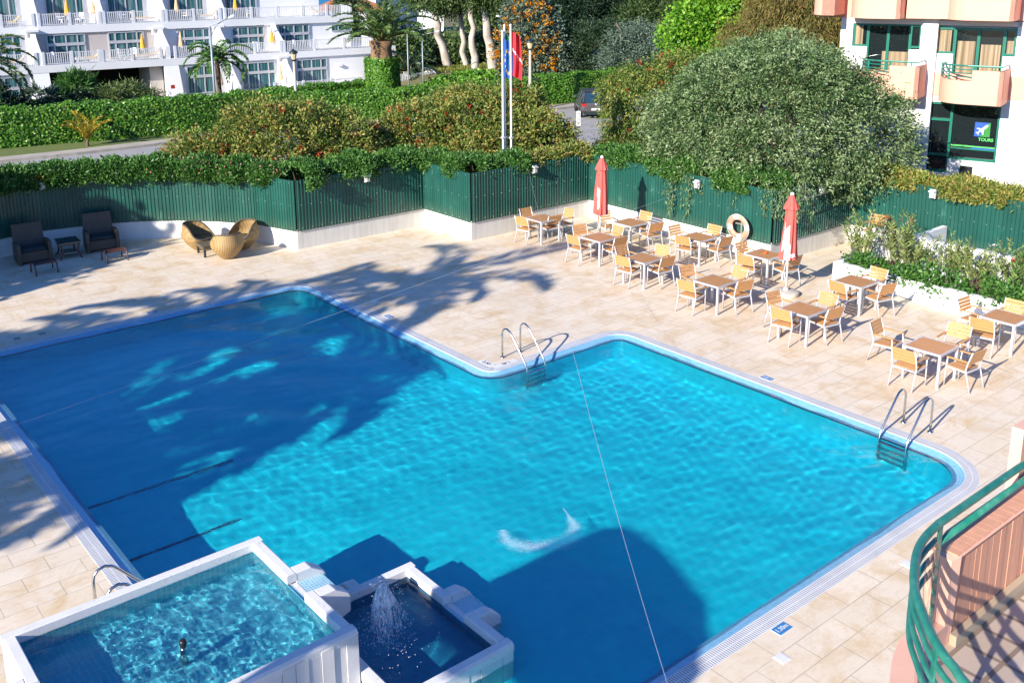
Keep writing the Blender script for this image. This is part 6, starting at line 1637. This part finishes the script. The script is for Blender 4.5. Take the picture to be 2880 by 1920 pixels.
# flagpoles and flags
def cloth_flag(name, parent, x, y, ztop, w, h, mats, pick, seed=1, fold=.10):
    mb = MB(); nx, nz = 22, 30; rnd = random.Random(seed); vs = []
    for i in range(nx+1):
        for j in range(nz+1):
            u = i/nx; v = j/nz; xx = .03+w*u*(.30+.70*math.sin(PI*(.25+.4*v)))*.75
            yy = fold*math.sin(u*9+v*1.5+seed)*(.3+u); zz = ztop-h*v-u*.35*w-.10*u*math.sin(v*3)
            vs.append((x+xx*.78+yy*.62, y-xx*.62+yy*.78, zz))
    mb.add(vs, [(i*(nz+1)+j, (i+1)*(nz+1)+j, (i+1)*(nz+1)+j+1, i*(nz+1)+j+1) for i in range(nx) for j in range(nz)])
    for fi in range(nx*nz):
        i, j = divmod(fi, nz); mb.m[fi] = pick((i+.5)/nx, (j+.5)/nz)
    return mb.build(name, mats, parent, True)
m_fb = MAT('flag_blue', (.015, .085, .34), .8); m_fy = MAT('flag_yellow', (.75, .55, .03), .8); m_fr = MAT('flag_red', (.62, .035, .045), .8); m_fg = MAT('flag_green', (.01, .17, .09), .8); m_fw = MAT('flag_white', (.72, .70, .70), .8)
def star(u, v):
    for k in range(12):
        a = 2*PI*k/12
        if math.hypot((u-.5-.34*math.cos(a)), (v-.55-.30*math.sin(a))) < .045: return 1
    return 0
for x, y, h, lab, fl_ in ((21.28, 25.82, 6.42, 'white flagpole with the blue flag with yellow stars', 'b'), (21.40, 25.86, 6.60, 'white flagpole with the green and red flag', 'g'), (21.47, 25.62, 6.62, 'white flagpole with the red flag', 'r')):
    t = thing('flagpole', lab, 'flagpole', (x, y, 0), 0, 'white flagpoles above the green fence')
    MB().tube([(0, 0, .3), (0, 0, h)], [.042, .032], 12).box((0, 0, .9), (.13, .10, .06)).box((0, 0, 2.9), (.12, .10, .05)).build('pole', m_wpole, t, 'auto')
    MB().lathe([(.033, h), (.045, h+.03), (.025, h+.06), (0, h+.07)], n=10).build('finial', m_wpole, t, True)
    ft = {'b': ('star_flag', 'blue flag with yellow stars hanging from the left white pole'), 'g': ('bicolour_flag', 'folded green and red flag between the blue and red flags'), 'r': ('red_flag', 'red flag with a white stripe hanging from the right white pole')}[fl_]
    if fl_ == 'b': f_ = cloth_flag(ft[0], None, x, y, 6.22, .42, 1.25, [m_fb, m_fy], star, 2, .05)
    elif fl_ == 'g': f_ = cloth_flag(ft[0], None, x, y, 6.35, .34, 1.0, [m_fg, m_fr], lambda u, v: 0 if u < .6 else 1, 5)
    else: f_ = cloth_flag(ft[0], None, x, y, 6.45, .46, 1.45, [m_fr, m_fw], lambda u, v: 1 if abs(v-.38-.15*u) < .025 else 0, 7)
    tag(f_, ft[1], 'flag')
t = thing('street_sign', 'narrow white sign with dark arrows beside the road', 'sign', (33.45, 34.84, 0), R(-40))
MB().tube([(0, 0, 0), (0, 0, 1.75)], .03, 8).build('post', m_gpole, t)
o = MB().box((0, -.04, 1.35), (.20, .03, .72)); o.build('board', m_wpole, t)
mb = MB()
for z in (1.50, 1.24):
    mb.box((0, -.06, z), (.12, .01, .22))
mb.build('panel', m_gpole, t); mb = MB()
for z in (1.50, 1.24): mb.add([(-.04, -.067, z-.07), (.04, -.067, z-.07), (.04, -.067, z), (.055, -.067, z), (0, -.067, z+.08), (-.055, -.067, z), (-.04, -.067, z)], [tuple(range(7))])
mb.build('arrows', m_txtw, t)
# cars
m_tyre = MAT('tyre', (.015, .015, .015), .8); m_cgl, nt, b = new_mat('car_glass'); b.inputs['Base Color'].default_value = (.02, .05, .08, 1); b.inputs['Roughness'].default_value = .05
m_tail = MAT('tail_light_red', (.50, .02, .02), .2); m_chr = MAT('chrome', (.6, .6, .6), .15, 1.0)
def paint(name, col):
    m, nt, b = new_mat(name); b.inputs['Base Color'].default_value = (*col, 1); b.inputs['Metallic'].default_value = .35; b.inputs['Roughness'].default_value = .35; b.inputs['Coat Weight'].default_value = .6; b.inputs['Coat Roughness'].default_value = .08
    return m
def car(x, y, z, rz, col, label):
    """front towards +x"""
    t = thing('parked_car', label, 'car', (x, y, z), rz, 'cars on the road'); pm = paint('car_paint_%d' % int(x), col)
    # body: cross-sections along x: (x, half width bottom, half width waist, z bottom, z waist)
    S = [(-2.05, .62, .66, .42, .72), (-2.02, .74, .80, .30, .92), (-1.80, .84, .87, .22, .98), (-1.0, .86, .88, .20, .97), (.6, .86, .88, .20, .94), (1.2, .85, .87, .20, .90), (1.85, .80, .80, .22, .76), (2.12, .62, .62, .30, .62), (2.18, .45, .45, .38, .52)]
    vs = []
    for x_, wb, ww, zb_, zw_ in S: vs += [(x_, -wb, zb_), (x_, -ww, (zb_+zw_)/2), (x_, -ww*.97, zw_), (x_, 0, zw_+.03), (x_, ww*.97, zw_), (x_, ww, (zb_+zw_)/2), (x_, wb, zb_)]
    mb = MB(); n = 7; mb.add(vs, [(i*n+k, (i+1)*n+k, (i+1)*n+(k+1) % n, i*n+(k+1) % n) for i in range(len(S)-1) for k in range(n)]+[tuple(range(n)), tuple((len(S)-1)*n+k for k in range(n))[::-1]])
    # roof and pillars
    bm = bmesh.new(); o = mb.build('body', pm, t, True); bm.from_mesh(o.data); bmesh.ops.recalc_face_normals(bm, faces=bm.faces); bm.to_mesh(o.data); bm.free(); md = o.modifiers.new('s', 'SUBSURF'); md.levels = md.render_levels = 2
    G = [(-1.98, .70, .93), (-1.55, .58, 1.38), (-.9, .62, 1.46), (.1, .62, 1.45), (1.15, .74, .92)]
    g = MB(); vs = []
    for x_, w_, z_ in G: vs += [(x_, -w_, z_), (x_, w_, z_)]
    side = [(-1.98, .93), (-1.55, 1.38), (-.9, 1.46), (.1, 1.45), (1.15, .92)]
    g.add(vs, [(2*i, 2*i+1, 2*i+3, 2*i+2) for i in range(4)]); g.add([(x_, -w_, z_) for x_, w_, z_ in G]+[(-1.9, -.82, .90), (1.1, -.82, .88)], [(0,1,2,3,4,6,5)]); g.add([(x_, w_, z_) for x_, w_, z_ in G]+[(-1.9, .82, .90), (1.1, .82, .88)], [(5,6,4,3,2,1,0)])
    g.build('windows', m_cgl, t)
    r = MB(); r.box((-.42, 0, 1.475), (1.45, 1.16, .03)); r.bar((-1.20, 0, 1.465), (-1.62, 0, 1.40), 1.12, .03, up=(0, 1, 0))
    for s in (-1, 1):
        for a, b_ in (((-1.56, s*.60, 1.38), (-2.0, s*.74, .93)), ((.12, s*.62, 1.45), (1.12, s*.76, .92)), ((-.55, s*.63, 1.45), (-.6, s*.82, .92)), ((-1.5, s*.61, 1.42), (.1, s*.63, 1.46)), ((-1.5, s*.61, 1.40), (-1.35, s*.83, .93))): r.bar(a, b_, .07, .045)
    r.build('roof', pm, t)
    for s in (-1, 1):
        MB().box((-1.98, s*.66, .80), (.14, .24, .15)).build('tail_light', m_tail, t); MB().box((2.0, s*.58, .62), (.2, .24, .12)).build('headlight', m_lens, t); MB().box((.78, s*.95, .98), (.14, .16, .12)).build('wing_mirror', pm, t)
    MB().box((-2.09, 0, .56), (.02, .50, .12)).build('number_plate', m_txtw, t); MB().box((-2.03, 0, .33), (.14, 1.4, .16)).build('rear_bumper', m_blk, t)
    o = MB().lathe([(0, .012), (.05, .012), (.055, 0)], n=14).build('badge', m_txtw, t); o.location = (-2.05, 0, .84); o.rotation_euler = (0, R(-90), 0)
    MB().box((-1.96, 0, .99), (.03, .3, .03)).build('rear_wiper', m_blk, t)
    for sx in (-1.28, 1.33):
        for s in (-1, 1):
            w_ = MB(); w_.lathe([(.20, -.09), (.30, -.10), (.32, -.07), (.32, .07), (.30, .10), (.20, .09)], n=20); o = w_.build('wheel', m_tyre, t, 'auto'); o.location = (sx, s*.78, .32); o.rotation_euler = (PI/2, 0, 0)
            MB().lathe([(0, .085), (.06, .09), (.20, .08), (.21, -.08), (0, -.085)], n=10).build('rim', m_chr, o)
car(41.6, 42.2, 0, R(52), (.105, .095, .10), 'dark grey hatchback seen from behind, half hidden by red-flowered branches')
car(21.6, 36.6, 0, R(-8), (.40, .52, .66), 'pale blue car mostly hidden behind the dark cycad')
# thin wires across the court
m_wire = MAT('thin_cable', (.55, .60, .62), .5)
def wire(A, Mid, B_, label, r=.0019):
    A, Mid, B_ = Vector(A), Vector(Mid), Vector(B_); c_ = Mid*2-(A+B_)/2; pts = []
    for k in range(41): f = k/40; pts.append(A*(1-f)**2+c_*2*f*(1-f)+B_*f*f)
    tag(MB().tube(pts, r, 5).build('stretched_wire', m_wire), label, 'wire')
wire((21.16, 24.38, 2.02), (11.6, 12.25, 2.05), (4.0, 3.3, 4.25), 'thin wire sagging from the far fence lamp over the pool to the balcony')
wire((23.86, 19.45, 1.88), (11.9, 17.9, 1.50), (-3.2, 15.9, 1.06), 'thin wire stretched low over the pool from the right fence to the left', .0028)
# ------------------------------------------------------------------ the neighbouring balcony at lower right
m_pbn = MAT('near_salmon_board', (.78, .38, .235), .75, 0, .16, 1.5, .35, 40, stretch=(6, 6, .5))
m_pnt = MAT('near_salmon_paint', (.84, .48, .35), .7, 0, .10, 3, .3, 60)
m_tub = MAT('weathered_green_tube', (.010, .165, .110), .30, .0, .3, 9, .25, 60, col2=(.05, .24, .17), spec=.6)
scratch(m_tub, (.22, .40, .33), .57, .74, 9, .55, (1, 1, 1))
m_cream = MAT('cream_skirting', (.56, .44, .30), .5, 0, .1, 3)
m_btile = tile_mat('balcony_tiles', (.56, .43, .33), (.64, .50, .40), (.30, .22, .16), .30, .45, 'Object')
NB = thing('balcony', 'near curved salmon balcony with weathered green tube railing, cut by the lower right corner', 'balcony', (5.0, 0, 0))
PT = [(6.83, 3.17), (6.58, 3.14), (6.36, 3.08), (6.12, 2.97), (5.91, 2.85), (5.74, 2.71), (5.57, 2.56), (5.44, 2.41), (5.37, 2.30), (5.30, 2.21), (5.17, 1.94), (5.07, 1.62), (5.01, 1.25), (5.0, .8), (5.0, -.6)]
PT = [(x-5.0, y) for x, y in PT]
SP = smooth_path_(PT, 4)
XE = 9.0
MB().tube([(XE, 3.19, 4.40), (4.0, 3.185, 4.40)]+[(x, y, 4.40) for x, y in SP], .031, 16).build('top_rail', m_tub, NB, True)
MB().tube([(XE, 3.20, 4.225), (4.0, 3.20, 4.225), (1.83, 3.17, 4.225)], .026, 14).build('rail', m_tub, NB, True)
for z in (4.27, 4.14, 4.01): MB().tube([(x, y, z) for x, y in SP], .021, 12).build('rail', m_tub, NB, True)
def post(x, y, dx, dy, z0=3.42, z1=4.38): MB().bar((x, y, z0), (x, y, z1), .012, .06, up=(dx, dy, 0)).build('post', m_tub, NB)
post(1.83, 3.15, 1, 0, 3.5); post(.50, 2.49, -.7, -.7, 3.4); post(.03, 1.1, 0, 1, 3.4)
for x in (4.2, 6.6): MB().bar((x, 3.19, 4.08), (x, 3.19, 4.38), .012, .05, up=(1, 0, 0)).build('post', m_tub, NB)
# straight wall with board-marked inner face
w = MB(); n = 40; x = 2.0; rnd = random.Random(4)
while x < XE:
    bw_ = rnd.choice((.09, .11, .13)); d_ = rnd.uniform(0, .006); w.box((x+bw_/2, 3.155-d_/2+.0, 3.70), (bw_-.004, .15+d_, .82)); x += bw_
w.build('parapet_boards', m_pbn, NB)
w = MB(); w.add([(1.93, 3.085, 4.085), (2.02, 3.055, 4.10), (XE, 3.055, 4.10), (XE, 3.30, 4.12), (2.02, 3.30, 4.12), (1.93, 3.27, 4.10), (1.93, 3.085, 3.34), (XE, 3.06, 4.06), (XE, 3.30, 2.9), (1.93, 3.30, 2.9), (2.02, 3.075, 3.34), (XE, 3.08, 3.34)],
    [(0,1,2,3,4,5), (0,5,9,6), (5,4,3,8,9), (0,6,10,1)]); w.build('parapet', m_pnt, NB)
# low curved wall under the open rails, slab
def curve_wall(P, off0, off1, z0, z1, mat, name):
    mb = MB(); A_ = []; B_ = []
    for i, p in enumerate(P):
        a = Vector(P[max(i-1, 0)]); b_ = Vector(P[min(i+1, len(P)-1)]); d = (b_-a).normalized(); nr = Vector((d.y, -d.x)); A_.append(Vector(p)-nr*0+nr*off0); B_.append(Vector(p)+nr*off1)
    n = len(P); vs = [(q.x, q.y, z) for z in (z0, z1) for L in (A_, B_) for q in L]
    fs = []
    for i in range(n-1): fs += [(i, i+1, 2*n+i+1, 2*n+i), (n+i+1, n+i, 3*n+i, 3*n+i+1), (2*n+i, 2*n+i+1, 3*n+i+1, 3*n+i)]
    fs += [(0, 2*n, 3*n, n), (n-1, 2*n-1, 4*n-1, 3*n-1)]
    mb.add(vs, fs); o = mb.build(name, mat, NB); bm = bmesh.new(); bm.from_mesh(o.data); bmesh.ops.recalc_face_normals(bm, faces=bm.faces); bm.to_mesh(o.data); bm.free(); return o
curve_wall([(2.2, 3.17)]+SP, .09, -.09, 2.6, 3.52, m_pnt, 'curved_parapet')
poly = [(XE, 3.1)]+[(x+.02, y-.02) for x, y in SP]+[(XE, -.6)]
MB().prism(poly, 2.95, 3.34).build('floor_slab', m_btile, NB)
MB().box(((2.0+XE)/2, 3.045, 3.385), (XE-2.0, .055, .09)).build('skirting', m_cream, NB)
# bent clear panel inside the rails
m_pan, nt, b = new_mat('clear_panel'); b.inputs['Roughness'].default_value = .03; b.inputs['Transmission Weight'].default_value = 0
gl = nd(nt, 'ShaderNodeBsdfGlossy'); gl.inputs['Roughness'].default_value = .02; tp = nd(nt, 'ShaderNodeBsdfTransparent'); tp.inputs[0].default_value = (.93, .95, .94, 1); fr_ = nd(nt, 'ShaderNodeLayerWeight')
mx = nd(nt, 'ShaderNodeMixShader'); out = [n for n in nt.nodes if n.type == 'OUTPUT_MATERIAL'][0]; nt.links.new(ramp(nt, fr_.outputs['Facing'], [(0, .07), (.6, .12), (1, .55)]), mx.inputs[0]); nt.links.new(tp.outputs[0], mx.inputs[1]); nt.links.new(gl.outputs[0], mx.inputs[2]); nt.links.new(mx.outputs[0], out.inputs[0])
i0 = 1; i1 = 33
pv = [(x+.05*(0 if i < 3 else 1), y-.05) for i, (x, y) in enumerate(SP[i0:i1])]
mb = MB(); n = len(pv); mb.add([(x, y, z) for z in (3.56, 4.33) for x, y in pv], [(i, i+1, n+i+1, n+i) for i in range(n-1)]); mb.build('clear_panel', m_pan, NB, True)
# partition fin farther along the balcony
MB().box((4.15, 3.37, 3.72), (1.2, .10, 1.7)).build('partition', m_pnt, NB)
# ------------------------------------------------------------------ what stands left of the picture and throws the big shadows
def opalm(x, y, h, nf, L, seed, label, az=None, lift=(-.35, 1.25)):
    return palm('tall_palm', label, x, y, 0, h, .22, nf, L, ml_palm, .75, .10, lift, 1.5, m_palmb, group='tall palms left of the pool', seed=seed, nl=40, azr=az, tw=.35)
opalm(-2.8, 18.5, 7.8, 14, 3.3, 21, 'tall palm left of the pool, nearest the far deck')
opalm(-7.6, 19.6, 6.8, 22, 3.7, 22, 'tall palm left of the pool, second from the fence')
opalm(-6.6, 15.6, 6.6, 22, 3.2, 23, 'tall palm left of the pool, middle of the grove')
opalm(-9.4, 20.6, 6.0, 22, 3.0, 24, 'tall palm left of the pool, closest to the shaded armchairs')
opalm(-10.6, 14.6, 6.2, 20, 3.0, 25, 'tall palm left of the pool, farthest left')
tree('shade_tree', 'dense broad tree left of the wicker armchairs', -5.6, 29.6, 0, [((0, 0, 4.0), (3.2, 3.1, 3.6)), ((1.6, .8, 2.6), (2.2, 2.8, 2.4)), ((1.0, 1.2, 1.4), (2.0, 2.6, 1.6)), ((-.5, 2.2, 5.5), (2.6, 2.6, 2.4))], T_, ml_dark, 1700, 26, .25, .34, .13, tmean=.6, inner=.6)
# added, unseen pavilion whose flat roof is cut to throw the pool shadow
t = thing('added_shadow_roof', 'unseen flat roof on posts, added to shade the pool and lower basin', 'shadow_caster', (-2.2, 6.75, 0))
pts = [(-1.75, 1.2), (.95, 1.2), (1.3, 1.05), (1.32, .4), (1.05, -.4), (.8, -1.1), (.35, -1.55), (-.1, -2.15), (-1.9, -2.6)]
MB().prism(pts, 4.75, 5.0).build('roof', m_pink, t)
for x, y in ((-1.2, 1.0), (-1.2, -1.9), (.8, .6)): MB().tube([(x, y, 0), (x, y, 4.75)], .12, 12).build('post', m_white, t, True)
